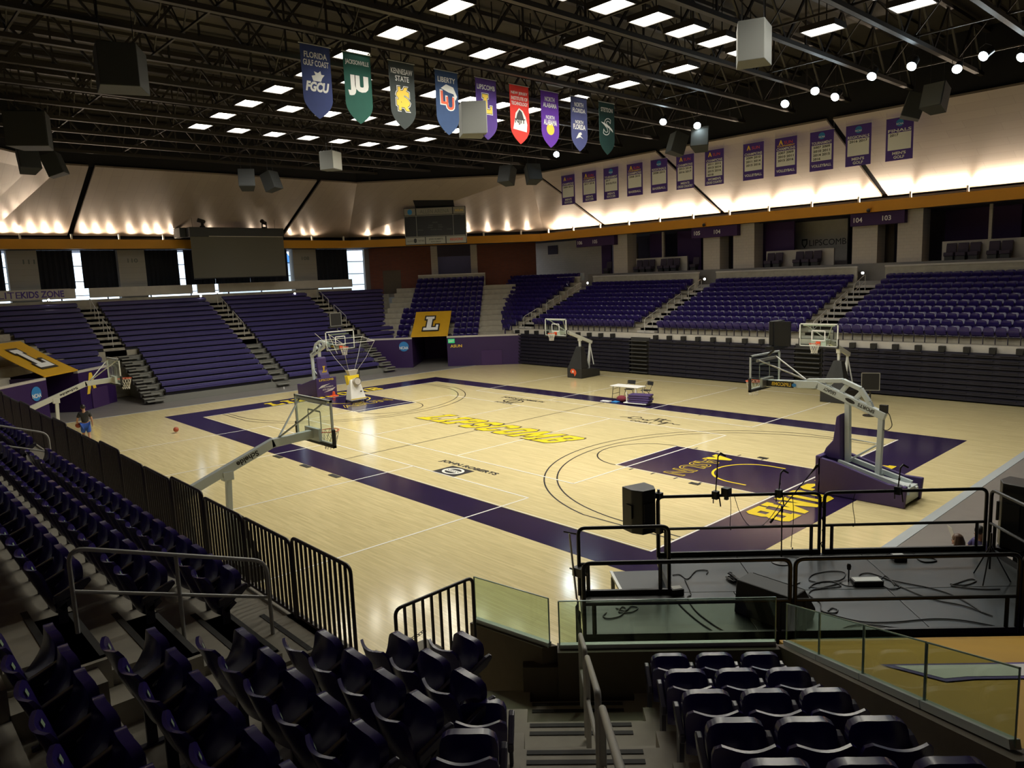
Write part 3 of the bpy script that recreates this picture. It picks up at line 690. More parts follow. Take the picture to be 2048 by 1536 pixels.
where = ['at the far left edge of the windows','left of the bright slit above the long end aisle','right of the bright slit above the long end aisle','left of the hanging projection screen','half hidden by the left of the projection screen','hidden behind the middle of the projection screen','showing right of the projection screen','beside the uncovered bright window']
for i, (a, b) in enumerate(BL):
    y0, y1 = onx(a,545,-35.0).y, onx(b,545,-35.0).y
    mb = MB(); n = 22
    P = [(-35.0+.05*math.sin(k*1.9), y0+(y1-y0)*k/n) for k in range(n+1)]
    for p, q in zip(P, P[1:]): mb.hexa([(p[0],p[1],7.0),(q[0],q[1],7.0),(q[0]-.03,q[1],7.0),(p[0]-.03,p[1],7.0),(p[0],p[1],ZB0),(q[0],q[1],ZB0),(q[0]-.03,q[1],ZB0),(p[0]-.03,p[1],ZB0)])
    tag(mb.build('window_blind', 'blackmatte'), 'black window blind '+where[i], 'blind', 'black window blinds')
# low parapet behind the end seats with a gap of daylight under it
mb = MB(); pr = [(-60,150),(178,385),(395,430),(438,705)]
for a, b in pr:
    y0, y1 = onx(a,580,-33.2).y, onx(b,580,-33.2).y; mb.box(-33.3, -33.15, y0, y1, 6.33, 7.0)
struct('wall_parapet', mb, 'concrete_lt')
mb = MB(); mb.box(-33.2, -32.64, -18, 12.5, 5.0, 6.22); struct('wall_behind_end_seats', mb, 'concrete')
mb = MB(); y0, y1 = onx(-60,585,-33.1).y, onx(142,585,-33.1).y; mb.box(-33.14, -33.12, y0, y1, 6.36, 7.02)
kz = thing('kids_zone_banner', 'long white banner lettered KIDS ZONE on the parapet above the end seats', 'banner', (0,0,0)); kz = mb.build('banner_cloth', 'concrete_lt', kz)
c = onx(68,584,-33.11); yL, yR = onx(-20,584,-33.11).y, onx(130,584,-33.11).y
text('banner_lettering', 'ELITE', 'purple_print', kz, (-33.11, onx(12,584,-33.11).y, 6.69), (0,1,0), (0,0,1), 1.55, .42, bold=.0)
text('banner_lettering', 'KIDS ZONE', 'purple_print', kz, (-33.11, onx(85,584,-33.11).y, 6.69), (0,1,0), (0,0,1), onx(127,584,-33.11).y-onx(40,584,-33.11).y, .45, bold=.03)
# outside: pale building seen through the open window
mb = MB(); mb.box(-52, -50, 8, 30, 0, 9.2); ob = thing('neighbouring_building', 'blue grey roof of a building outside the uncovered bright window', 'building', (0,0,0)); o_ = tag(ob, None, None, None, 'structure'); mb.build('facade', 'white_print', ob)
mb = MB(); mb.prism([(-49,9,9.0),(-49,15.5,9.0),(-50,14.5,11),(-50,9,11)], (-1,0,0)); mb.build('roof', 'ncaa_blue', ob)
# doors and hatches on the courtside corner walls
for sx, sy, t, nm in ((-1,-1,0.9,'door_3'),(-1,1,8.8,'door_4')):
    mb = MB(); mb.prism([ws(23.9,t,0,sx,sy), ws(23.9,t+1.6,0,sx,sy), ws(23.94,t+1.6,0,sx,sy), ws(23.94,t,0,sx,sy)], (0,0,1.15)); struct(nm, mb, 'suite_purple')
# ================================================================== ROOF: trusses, lights, banners
XT = [-25.6+3*i for i in range(16)]
ZT = 14.95
def make_truss():
    t = thing('roof_truss', 'x', 'truss', (0,0,0), 0, 'roof trusses over the hall')
    yh = 18.8
    mb = MB(); mb.beam((0,-yh,ZT),(0,yh,ZT),.2,.16); mb.build('bottom_chord', 'truss', t)
    mb = MB(); mb.beam((0,-yh-1,16.95),(0,yh+1,16.95),.2,.16); mb.build('top_chord', 'truss', t)
    mb = MB(); n = 12; st = 2*yh/n
    for i in range(n):
        y0 = -yh+i*st; mb.beam((0,y0,ZT),(0,y0+st/2,16.9),.08,.08); mb.beam((0,y0+st/2,16.9),(0,y0+st,ZT),.08,.08); mb.beam((0,y0+st/2,ZT),(0,y0+st/2,16.9),.06,.06)
    mb.build('web_bracing', 'truss', t)
    return t
tr0 = make_truss()
for i, x in enumerate(XT):
    lb = f'dark steel roof truss across the hall, {ORD[i]} from the far end wall'
    if i == 0: tr0.location = (x,0,0); tr0['label'] = lb
    else: dup(tr0, (x,0,0), 0, lb)
for i, y in enumerate((-16,-11.5,-6.9,-1,4.9,10.5,15.5)):
    mb = MB(); mb.beam((-25.6,y,ZT+.16),(19.4,y,ZT+.16),.07,.07)
    for x in XT:
        if x < 20: mb.beam((x,y,ZT+.16),(x+1.5,y,16.9),.04,.04); mb.beam((x+1.5,y,16.9),(x+3,y,ZT+.16),.04,.04)
    tag(mb.build('bridging_strut', 'truss'), f'long thin lateral brace tying the roof trusses together, {ORD[i]} from the railing side', 'roof brace', 'lateral roof braces')
def lamp(name, kind, loc, direction, energy, color, parent, **kw):
    d = bpy.data.lights.new(name, kind); d.energy = energy; d.color = color
    for k, v in kw.items(): setattr(d, k, v)
    o = bpy.data.objects.new(name, d); COL.objects.link(o); o.location = loc
    o.rotation_mode = 'QUATERNION'; o.rotation_quaternion = Vector(direction).to_track_quat('-Z', 'Y')
    if parent is not None: o.parent = parent
    return o
def make_fixture():
    t = thing('ceiling_light', 'x', 'ceiling light', (0,0,0), 0, 'rectangular court lights')
    mb = MB()
    for a, b, c, d in ((-.64,.64,-.46,-.42),(-.64,.64,.42,.46),(-.64,-.6,-.42,.42),(.6,.64,-.42,.42)): mb.box(a,b,c,d,0,.16)
    mb.box(-.64,.64,-.46,.46,.16,.2); hs = mb.build('housing', 'truss', t)
    mb = MB(); mb.box(-.6,.6,-.42,.42,.03,.05); mb.build('diffuser', 'diffuser', hs)
    mb = MB(); mb.beam((0,-.3,.2),(0,-.3,1.9),.03,.03); mb.beam((0,.3,.2),(0,.3,1.9),.03,.03); mb.build('hanger', 'truss', t)
    lamp('court_lamp', 'AREA', (0,0,.02), (0,0,-1), CEIL_W, (1, .95, .82), t, shape='RECTANGLE', size=1.2, size_y=.84, spread=math.radians(155))
    return t
fx0 = make_fixture(); first = True
YR = [-6.05,-4.03,-2.02,0,2.02,4.03,6.05]
for i in range(11):
    for j, y in enumerate(YR):
        if i % 2 and not (j in (0, 6) or (i == 7 and j == 3)): continue
        lb = f'rectangular ceiling light, {ORD[j]} from the railing side, in the {ORD[i]} row from far end'
        p = (-15.1+3*i, y, 14.9)
        if first: fx0.location = p; fx0['label'] = lb; first = False
        else: dup(fx0, p, 0, lb)
# blue white spotlights on the truss ends
SP = [((1745,150),14.2),((1915,136),14.2),((1970,110),14.2),((1825,130),14.3),((1630,180),14.3),((1672,192),14.0),((1571,206),14.1),((1394,250),14.1),((1327,242),14.4),((1113,308),14.1),((1160,293),14.3),((2046,112),14.3)]
for i, (p, z) in enumerate(SP):
    P = onz(*p, z); tgt = Vector((12+5*math.sin(i*2.1), -7+3*math.cos(i*1.7), 1)); d = (tgt-P).normalized()
    o = thing('spotlight', f'blue white spotlight above the right hand seats, {ORD[i]} of the lamps under the trusses', 'spotlight', P, 0, 'blue white spotlights')
    mb = MB(); mb.tube([d*-.45, d*-.40, d*-.05, d*.1], [.05,.13,.15,.19], 14); mb.build('lamp_can', 'black', o, smooth=True)
    mb = MB(); q = d.orthogonal().normalized(); r = d.cross(q); mb.quad(*[d*.11+(q*math.cos(k*PI/8)+r*math.sin(k*PI/8))*.175 for k in range(16)]); mb.build('lens', 'blue_lens', o)
    mb = MB(); mb.tube([(.16,0,0),(.2,0,.3),(0,0,.42),(-.2,0,.3),(-.16,0,0)], .012, 6); mb.tube([(0,0,.42),(0,0,ZT-P.z)], .016, 6); mb.build('yoke', 'black', o)
    lamp('spot_beam', 'SPOT', d*.2, d, SPOT_W, (.70,.88,1), o, spot_size=math.radians(38), spot_blend=.6, shadow_soft_size=.15)
# ------------------------------------------------------------------ conference banners
def banner_shape(w, h):
    P = [(-w/2, h), (-w/2, h*.30)]
    for k in range(1, 9): a = k/9; P.append((-w/2*(1-a**2.2), h*.30*(1-a)))
    P.append((0, 0)); return P+[(-x, y) for x, y in P[-2:1:-1]]+[(w/2, h*.30), (w/2, h)]
BN = [('navy blue','FLORIDA','GULF COAST','FGCU',(.030,.05,.19),'white_print'),('dark green','JACKSONVILLE','','JU',(.006,.085,.062),'white_print'),('charcoal','KENNESAW','STATE','KS',(.035,.045,.045),'gold_print'),
      ('slate blue','LIBERTY','','LU',(.028,.065,.17),'orange'),('purple','LIPSCOMB','','L',(.075,.03,.23),'gold_print'),('bright red','NEW JERSEY','INSTITUTE OF|TECHNOLOGY','NJIT',(.80,.035,.025),'white_print'),
      ('violet','NORTH','ALABAMA','NORTH|ALABAMA',(.11,.02,.34),'white_print'),('grey blue','NORTH','FLORIDA','NORTH|FLORIDA',(.06,.07,.20),'white_print'),('deep green','STETSON','','S',(.004,.035,.03),'white_print')]
TIPY = [-7.56,-5.88,-3.91,-1.73,.38,2.32,4.24,6.23,8.27]
for i, (cn_, l1, l2, lg, col, lm) in enumerate(BN):
    x = 0.45; k = (24.7636-x)/24.7636; y = -21.34+(TIPY[i]+21.34)*k; z = 6.61+(12.47-6.61)*k
    o = thing('conference_banner', f'{cn_} pointed banner hanging under the ceiling lights, lettered {" ".join((l1+" "+l2.replace("|"," ")).split()).lower()}', 'banner', (x,y,z), 0, 'pointed conference banners')
    for c_ in ('LIPSCOMB',):
        if l1 == c_: o['label'] = 'purple pointed banner hanging under the ceiling lights with a single gold letter L'
    m = mat('banner_cloth_'+cn_.replace(' ','_'), col, .75, var=.15, scale=3); h, w = 2.46, 1.13
    S = banner_shape(w, h); R, U = (0,1,0), (0,0,1)
    mb = MB(); mb.tube([(0,-w/2-.05,h),(0,w/2+.05,h)], .02, 8); mb.tube([(0,-w/2,h),(0,-w/2,ZT-z)], .008, 5); mb.tube([(0,w/2,h),(0,w/2,ZT-z)], .008, 5); mb.build('hanging_rod', 'steel', o)
    mb = MB(); mb.prism([(0,a,b) for a, b in S], (-.012,0,0)); o = mb.build('banner_cloth', m, o)
    ls = [l1]+[q for q in l2.split('|') if q]; hh = .2 if len(ls) < 3 else .15
    for q, s in enumerate(ls): text('banner_lettering', s, 'white_print', o, (.006,0,h-.35-q*(hh+.06)), R, U, min(.98, .125*len(s)), hh, bold=.02)
    c = h-.35-len(ls)*(hh+.06)-.42
    if lg == 'L':
        for g_, mm, l in ((.07,'white_print',.004),(.035,'black_print',.006),(0,'gold_print',.008)): flat('letter_print', grow(SLAB_L, g_), mm, o, (0,-.26,c-.35), R, U, .55, .75, lift=l)
    elif lg == 'KS':
        for e, mm, l in ((.10,'white_print',.004),(.05,'black_print',.006),(0,'gold_print',.008)):
            text('letter_print', 'S', mm, o, (0,0,c-.05), R, U, .62+e, .62+e, bold=.06+e*.3, lift=l)
            text('letter_print', 'K', mm, o, (0,.03,c-.05), R, U, .5+e, .85+e, bold=.03+e*.3, lift=l+.001)
    elif lg == 'S':
        text('letter_print', 'S', 'white_print', o, (0,0,c-.1), R, U, .6, .82, shear=.2, bold=.03, lift=.004); text('letter_print', 'S', m, o, (0,0,c-.1), R, U, .53, .75, shear=.2, bold=.0, lift=.006)
        flat('hat_brim_print', [(-.5,.25),(-.2,.05),(.2,-.1),(.5,-.3),(.45,-.15),(.2,.05),(-.2,.2)], 'white_print', o, (0,0,c-.1), R, U, .9, .8, lift=.008)
    elif lg == 'LU':
        for e, mm, l in ((.08,'white_print',.004),(0,'orange',.008)):
            text('letter_print', 'L', mm, o, (0,-.16,c), R, U, .34+e, .5+e, bold=.03, lift=l); text('letter_print', 'U', mm, o, (0,.14,c-.2), R, U, .4+e, .5+e, bold=.03, lift=l+.001)
        flat('wing_print', [(-.4,.3),(-.1,.52),(.3,.42),(.5,.0),(.4,-.2),(.3,.1),(.0,.15)], 'white_print', o, (0,.05,c+.1), R, U, .9, .8, lift=.01)
    elif lg == 'NJIT':
        flat('crest_print', [(-.5,-.5),(.45,-.6),(.5,-.2),(.4,.2),(.2,.5),(-.05,.62),(-.3,.35),(-.4,-.1)], 'white_print', o, (0,0,c-.05), R, U, .85, .8, lift=.004)
        flat('crest_print', [(-.3,.0),(.3,.0),(.15,.42),(-.02,.55),(-.2,.3)], 'black_print', o, (0,0,c-.05), R, U, .85, .8, lift=.006)
        text('letter_print', 'NJIT', 'black_print', o, (0,0,c-.12), R, U, .62, .26, bold=.03, lift=.008)
    elif '|' in lg:
        a, b = lg.split('|'); text('letter_print', a, lm, o, (.006,0,c+.16), R, U, .55, .16, bold=.02); text('letter_print', b, lm, o, (.006,0,c-.06), R, U, .85, .24, bold=.03)
        if b == 'ALABAMA': flat('ball_print', disc(20), 'gold_print', o, (.004,0,c-.36), R, U, .5, .5)
        else: flat('bird_print', [(-.5,-.4),(-.1,.2),(.2,.3),(.35,.1),(.1,-.05),(.5,-.35),(.1,-.2)], 'white_print', o, (.004,0,c-.42), R, U, .5, .45)
    elif lg == 'JU':
        text('letter_print', 'JU', 'white_print', o, (0,0,c-.1), R, U, .86, .72, bold=.09, lift=.004)
    else:
        text('letter_print', 'FGCU', 'white_print', o, (.004,0,c-.1), R, U, .92, .34, shear=.25, bold=.05)
        flat('eagle_print', [(-.4,-.4),(-.5,0),(-.2,.1),(-.3,.4),(.0,.3),(.2,.5),(.25,.2),(.5,.2),(.3,-.1),(.2,-.4)], 'white_print', o, (.004,.05,c+.25), R, U, .5, .4)
# ------------------------------------------------------------------ championship banners in front of the leaning panels
CB = [('A','CHAMPIONS',['2004 2014'],"MEN'S|SOCCER"),('T','CHAMPIONS',['2017 2018'],"MEN'S|SOCCER"),('N','TOURNAMENT',['2017','2018 ELITE 8'],"MEN'S|SOCCER"),('T','CHAMPIONS',['2008 2015'],'BASEBALL'),('N','REGIONALS',['2008 2015'],'BASEBALL'),
      ('A','CHAMPIONS',['2013 2014','2016 2017'],"MEN'S|CROSS COUNTRY"),('A','CHAMPIONS',['2011 2012','2013 2014','2015 2016','2018'],"WOMEN'S|CROSS COUNTRY"),('A','CHAMPIONS',['2009 2010','2011 2014','2015 2016'],'VOLLEYBALL'),('T','CHAMPIONS',['2007 2009','2010 2011','2015 2016'],'VOLLEYBALL'),
      ('N','TOURNAMENT',['2007 2009','2010 2011','2014 2015','2016'],'VOLLEYBALL'),('N','REGIONALS',['2016 2017'],"MEN'S|GOLF"),('N','FINALS',['2017'],"MEN'S|GOLF")]
CX = [-13.17,-11.12,-9.13,-7.08,-5.1,-3.1,-1.0,1.6,3.6,5.66,7.62,9.66]
for i, (kd, t1, yrs, bot) in enumerate(CB):
    o = thing('championship_banner', f'purple and white {bot.replace("|"," ").lower()} {t1.lower()} banner on the panels, {ORD[i]} from the corner', 'banner', (CX[i],19.5,11.72), 0, 'championship banners')
    R, U = (1,0,0), (0,0,1); w, h = 1.31, 2.1
    mb = MB(); mb.tube([(-w/2-.04,0,h),(w/2+.04,0,h)], .016, 6); mb.tube([(-w/2,0,h),(-w/2,0,ZT-11.72)], .006, 4); mb.tube([(w/2,0,h),(w/2,0,ZT-11.72)], .006, 4); mb.build('hanging_rod', 'steel', o)
    mb = MB(); mb.box(-w/2,w/2,0,.015,0,h); o = mb.build('banner_cloth', 'purple_print', o)
    flat('white_field', [(-w/2+.1,.52),(w/2-.1,.52),(w/2-.1,1.36),(-w/2+.1,1.36)], 'white_print', o, (0,0,0), R, U, lift=.004)
    text('banner_lettering', t1, 'white_print', o, (0,-.004,1.47), R, U, w-.2, .15, bold=.02)
    if kd == 'N':
        flat('ncaa_disc', disc(20), 'ncaa_blue', o, (0,-.004,1.83), R, U, .36, .36); text('banner_lettering', 'NCAA', 'white_print', o, (0,-.006,1.78), R, U, .34, .1, bold=.02)
    else:
        flat('sun_letter_print', [(-.5,-.5),(-.2,-.5),(0,0),(.2,-.5),(.5,-.5),(.1,.5),(-.1,.5)], 'gold_print', o, (-.3,-.004,1.83), R, U, .26, .26); text('banner_lettering', 'SUN', 'orange', o, (.15,-.004,1.8), R, U, .5, .17, bold=.0)
        if kd == 'T': text('banner_lettering', 'TOURNAMENT', 'gold_print', o, (0,-.004,1.63), R, U, w-.25, .1, bold=.02)
    for q, s in enumerate(yrs): text('banner_lettering', s, 'black_print', o, (0 if len(s) > 5 else -.26,-.008,1.25-q*.205), R, U, w-.38 if len(s) > 5 else .42, .13, bold=.03)
    bl = bot.split('|')
    for q, s in enumerate(bl): text('banner_lettering', s, 'white_print', o, (0,-.004,(.27 if len(bl) == 1 else .36)-q*.2), R, U, min(w-.2, .13*len(s)), .15, bold=.03)
# ------------------------------------------------------------------ hanging loudspeakers
def cabinet(name, label, loc, rz, tilt, size, m1, m2, group='hanging loudspeakers'):
    o = thing(name, label, 'loudspeaker', loc, rz, group); w_, d_, h_ = size
    T = Matrix.Rotation(tilt, 4, 'X')
    mb = MB(); mb.X = T; mb.prism([(-w_/2,-d_/2,-h_/2),(w_/2,-d_/2,-h_/2),(w_*.36,d_/2,-h_/2),(-w_*.36,d_/2,-h_/2)], (0,0,h_)); mb.build('cabinet', m1, o, bevel=.02)
    mb = MB(); mb.X = T; mb.box(-w_/2+.04,w_/2-.04,-d_/2-.02,-d_/2-.001,-h_/2+.04,h_/2-.04); mb.build('grille', m2, o)
    mb = MB(); mb.tube([(-w_*.3,0,h_*.4),(-w_*.3,0,ZT+1-loc[2])], .012, 5); mb.tube([(w_*.3,0,h_*.4),(w_*.3,0,ZT+1-loc[2])], .012, 5); mb.build('suspension_cable', 'black', o)
    return o
P = onz(1505,88,13.3); cabinet('loudspeaker', 'large grey loudspeaker cabinet hanging among the nearest court lights', P, math.radians(205), 0, (1.05,1.0,1.15), 'speaker_grey', 'speaker_lt')
P = onz(660,322,13.4); cabinet('loudspeaker', 'pale box loudspeaker hanging below the far row of court lights', P, math.radians(120), 0, (1.0,.9,1.0), 'speaker_grey', 'speaker_lt')
P = onz(944,240,13.2); cabinet('loudspeaker', 'pale loudspeaker half hidden behind the purple banner', P, math.radians(150), 0, (1.3,1.0,1.3), 'speaker_grey', 'speaker_lt')
P = onz(240,138,13.4); cabinet('loudspeaker', 'dark loudspeaker with a bright edge hanging in the gloom at upper left', P, math.radians(250), 0, (1.5,1.2,1.25), 'speaker_dark', 'speaker_dark')
P = onz(62,262,13.4); cabinet('loudspeaker', 'dull grey loudspeaker hanging near the left end of the ceiling', P, math.radians(60), 0, (1.6,1.2,1.4), 'speaker_dark', 'speaker_dark')
CL = [((1378,284),13.4,'above the mens cross country banner'),((1850,205),13.6,'above the mens golf finals banner'),((1040,350),13.0,'at the start of the right hand panels'),((82,326),13.2,'at the left end before the end panels'),((518,362),13.0,'above the projection screen')]
for i, (p, z, wh) in enumerate(CL):
    P = onz(*p, z); aim = math.atan2(-P.y, -P.x)
    for q, (da, dx) in enumerate(((-.5,-.78),(.5,.78))):
        a = aim+da; v = Vector((-math.sin(aim), math.cos(aim), 0))*dx
        cabinet('loudspeaker', f'{"left" if q == 1 else "right"} dark loudspeaker of the pair hung {wh}', P+v, a+PI/2, math.radians(-18), (.95,.8,1.1), 'speaker_dark', 'speaker_grey' if i < 2 else 'speaker_dark')
# ------------------------------------------------------------------ scoreboard in the corner
sbc = Vector((-24.6, 15.85, 11.0)); nd = Vector((1,-1,0)).normalized()
rz = math.atan2(nd.y, nd.x)+PI/2     # local -y faces the hall
sb = thing('scoreboard', 'black hanging scoreboard in the far corner under a dark shaft', 'scoreboard', sbc, rz)
W_ = 6.1; Hh = 3.1; KS = 5.03/6.1
mb = MB(); mb.box(-W_/2,W_/2,0,.35,-Hh/2,Hh/2); mb.build('cabinet', 'black', sb, bevel=.02)
R, U = (1,0,0), (0,0,1)
def rect(x0, x1, y0, y1): return [(x0,y0),(x1,y0),(x1,y1),(x0,y1)]
for nm, r, m in (('sponsor_panel',rect(-3,-1.9,.95,1.5),'sb_panel'),('name_panel',rect(-1.8,1.75,.95,1.5),'sb_panel'),('sponsor_panel',rect(1.85,3,.95,1.5),'sb_panel'),('sponsor_panel',rect(-3,-1.08,-1.5,-.92),'speaker_lt'),('sponsor_panel',rect(-1.0,.95,-1.5,-.92),'speaker_lt'),('sponsor_panel',rect(1.05,3,-1.5,-.92),'speaker_lt')):
    flat(nm, r, m, sb, (0,-.005,0), R, U)
mb = MB()
for a, b in (((-3.02,.88),(3.02,.88)),((-3.02,-.86),(3.02,-.86)),((-1.85,-.86),(-1.85,.88)),((1.8,-.86),(1.8,.88)),((-3.02,-.86),(-3.02,.88)),((3.02,-.86),(3.02,.88))): mb.beam((a[0],-.01,a[1]),(b[0],-.01,b[1]),.03,.03)
mb.build('trim_line', 'speaker_lt', sb)
text('scoreboard_lettering', 'ALLEN ARENA', 'speaker_grey', sb, (0,-.01,1.22), R, U, 2.9, .32, bold=0)
flat('ncaa_disc', disc(20), 'ncaa_blue', sb, (-2.45,-.01,1.22), R, U, .46, .46); text('scoreboard_lettering', 'ASUN', 'gold_print', sb, (2.42,-.01,1.22), R, U, .8, .2, bold=0)
for s, x, zz, ww_ in (('HOME',-.45,.05,.4),('FOUL',.5,.05,.4),('BONUS',-.5,-.12,.45),('BONUS',.55,-.12,.45),('PLAYER FOUL',.1,-.32,1.1),('FOULS',-1.45,-.32,.45),('FOULS',1.4,-.32,.45),('PERIOD',0,.28,.5),('HOME',-2.8,.8,.3),('GUEST',2.75,.8,.3)):
    text('scoreboard_lettering', s, 'speaker_grey', sb, (x,-.01,zz), R, U, ww_, .1, bold=0)
text('scoreboard_lettering', 'ALLIANCE', 'speaker_grey', sb, (-2.5,-.01,-1.22), R, U, .7, .12); flat('swirl_print', disc(16), 'speaker_dark', sb, (-2.05,-.01,-1.2), R, U, .3, .4); text('scoreboard_lettering', 'PARTNERS', 'speaker_grey', sb, (-1.45,-.01,-1.22), R, U, .6, .14)
text('scoreboard_lettering', 'JOHN ROBERTS', 'black_print', sb, (0,-.01,-1.13), R, U, 1.4, .16); text('scoreboard_lettering', 'AUTO GROUP', 'black_print', sb, (0,-.01,-1.34), R, U, 1.0, .1); text('scoreboard_lettering', 'REGIONS', 'orange', sb, (2.05,-.01,-1.2), R, U, 1.3, .22, shear=.2)
mb = MB(); mb.prism([(-1.9,.3,Hh/2),(1.9,.3,Hh/2),(2.2,-2.6,3.9),(-2.2,-2.6,3.9)], (0,.6,0)); mb.build('shaft', 'blackmatte', sb)
sb.scale = (KS, 1, .95)
# ------------------------------------------------------------------ projection screen at the far end
P0, P1 = onx(380,470,-31), onx(566,470,-31)
ps = thing('projection_screen', 'large blank grey projection screen hanging above the end seats', 'projection screen', (-31,(P0.y+P1.y)/2,0), 0)
hw = (P1.y-P0.y)/2
mb = MB(); mb.box(-.02,.0,-hw,hw,7.4,10.45); mb.build('screen_cloth', 'screen', ps)
mb = MB(); mb.box(-1.2,.12,-hw-.05,hw+.03,10.42,11.1); mb.box(-1.9,-.6,-hw-.5,-hw-.05,10.42,11.1); mb.build('screen_case', 'speaker_dark', ps, bevel=.03)
mb = MB(); mb.tube([(-.01,-hw,7.4),(-.01,hw,7.4)], .04, 8); mb.build('bottom_bar', 'black', ps)
mb = MB(); mb.box(.1,.13,-hw+1.3,hw-.1,10.42,10.47); mb.build('case_slot', 'concrete_lt', ps)
mb = MB()
for y in (-hw+.4, hw-.4): mb.tube([(-.5,y,11.1),(-.5,y,ZT+1)], .01, 5)
mb.build('suspension_cable', 'black', ps)
for i, (px, s) in enumerate(((407,-1),(531,1))):
    y = onx(px,440,-31).y; o = thing('moving_head_light', 'dark moving head light on top of the projection screen case, '+('near its left end' if s < 0 else 'near its right end'), 'stage light', (-31.3,y,11.1), .6*s, 'moving head lights')
    mb = MB(); mb.box(-.16,.16,-.16,.16,0,.12); mb.build('base', 'black', o, bevel=.02)
    mb = MB(); mb.box(-.2,-.15,-.06,.06,.1,.5); mb.box(.15,.2,-.06,.06,.1,.5); mb.build('yoke', 'black', o, bevel=.01)
    mb = MB(); mb.tube([(0,.2,.38),(0,.1,.42),(0,-.22,.52),(0,-.3,.55)], [.1,.14,.15,.16], 12); mb.build('lamp_head', 'black', o, smooth=True)
# ------------------------------------------------------------------ cove lights behind the gold band
def cove(p, d, e, lab, i, n=Vector((0,0,1))):
    o = thing('cove_light', lab, 'cove light', p, 0, 'uplights behind the gold band')
    mb = MB(); mb.box(-.14,.14,-.1,.1,-.12,.0); mb.build('housing', 'black', o)
    mb = MB(); mb.box(-.12,.12,-.08,.08,0,.01); mb.build('lens', 'cove_tube', o)
    lamp('uplight', 'SPOT', (0,0,.03), d, e, (1,.78,.56), o, spot_size=math.radians(140), spot_blend=1.0, shadow_soft_size=.1)
for i in range(17):
    x = -20.4+2.98*i
    o = thing('cove_light', f'long warm strip light behind the right hand gold band, {ORD[i]} from the corner', 'cove light', (x,26.5,10.22), 0, 'strip lights behind the right gold band')
    mb = MB(); mb.box(-1.4,1.4,-.1,.1,-.12,0); hs = mb.build('housing', 'black', o)
    mb = MB(); mb.box(-1.36,1.36,-.07,.07,0,.01); mb.build('lens', 'cove_tube', hs)
    lamp('uplight', 'AREA', (0,0,.03), (0,-.55,1), COVE_W*(.50 if i % 4 != 2 else .38), (1,.80,.58), o, shape='RECTANGLE', size=2.7, size_y=.12)
EY = [-12.3,-11.5,-10.7,-9.9,-9.1,-7.6,-6.8,-5.9,-4.6,-3.5,-2.7,-1.7,1.2,4.5,5.6,7.7,8.9,9.8]
for i, y in enumerate(EY):
    cove(Vector((-33.5,y,10.28)), (.9,0,1), COVE_W*(.5 if y < 0 else .22), f'small warm uplight behind the end gold band, {ORD[i]} from the left', i)
for i in range(9):
    p = Vector(BAND[1]).lerp(Vector(BAND[2]), (i+.6)/9.4)+cn*.5; d = -cn*.9
    cove(Vector((p.x,p.y,10.28)), (d.x,d.y,1), COVE_W*.45, f'small warm uplight behind the corner gold band, {ORD[i]} from the right', i)
# ================================================================== SEATING
SW = 0.50
def back_fn(u, v):
    wv = .24*(1-.07*max(0,(v-.8)/.2)**3-.12*(1-v)); x = wv*u
    top = .82+.035*u*u-.055*abs(u)**10; z = .36+(top-.36)*v
    y = -.02-.13*v-.04*v**3+.075*u*u*(.5+.5*v)-.02*math.sin(PI*v)
    return (x, y, z)
def pan_fn(u, v):
    wv = .212*(1-.10*max(0,(v-.7)/.3)**3); x = wv*u
    z = .42+(.39-.045*abs(u)**5)*v; y = .06+.17*v+.05*math.sin(PI*v)-.02*(1-u*u)*v
    return (x, y, z)
def make_seat(end=False):
    t = thing('stadium_seat', 'x', 'stadium seat', (0,0,0))
    mb = MB(); mb.shell(back_fn, 10, 8, (0,-.03,0)); mb.build('backrest', 'seat', t, smooth=True)
    mb = MB(); mb.shell(pan_fn, 8, 8, (0,-.07,0)); mb.build('seat_pan', 'seat', t, smooth=True)
    mb = MB(); mb._add([Vector(back_fn(-.62+.16*a, .80+.10*b))+Vector((0,.012,0)) for a, b in ((0,0),(1,0),(1,1),(0,1))], [(0,1,2,3)]); mb.build('number_plate', 'plate', t)
    for ax in ((.225, -.275) if end else (.225,)):
        mb = MB(); mb.prism([(ax,-.06,.56),(ax,.20,.66),(ax,.27,.67),(ax,.28,.63),(ax,.20,.56),(ax,-.06,.48)], (.05,0,0)); mb.build('armrest', 'arm', t, bevel=.012)
    if end: mb = MB(); mb.box(-.27,-.23,-.03,.1,0,.56); mb.box(-.28,-.22,-.08,.12,0,.02); mb.build('standard', 'seat_frame', t)
    mb = MB(); mb.box(.235,.265,-.03,.05,0,.56); mb.box(.22,.28,-.08,.1,0,.02); mb.beam((.25,0,.42),(.25,.12,.5),.03,.05); mb.build('standard', 'seat_frame', t)
    return t
def make_back_seat():
    t = thing('stadium_seat', 'x', 'stadium seat', (0,0,0))
    mb = MB(); mb.shell(back_fn, 6, 5, (0,-.03,0)); mb.build('backrest', 'seat', t, smooth=True)
    mb = MB(); mb.shell(pan_fn, 6, 5, (0,-.07,0)); mb.box(.23,.27,-.05,.22,.58,.63); mb.build('seat_pan', 'seat', t, smooth=True)
    mb = MB(); mb.box(.235,.265,-.03,.05,0,.56); mb.build('standard', 'seat_frame', t)
    return t
S0 = make_seat(); SE = make_seat(True); S1 = make_back_seat(); used = {S0: False, S1: False, SE: False}
NSEAT = 0
def put_seat(src, loc, rz, label, group):
    global NSEAT
    NSEAT += 1
    if not used[src]:
        used[src] = True; src.location = loc; src.rotation_euler = (0,0,rz); tag(src, label, None, group); return src
    return dup(src, loc, rz, label, group)
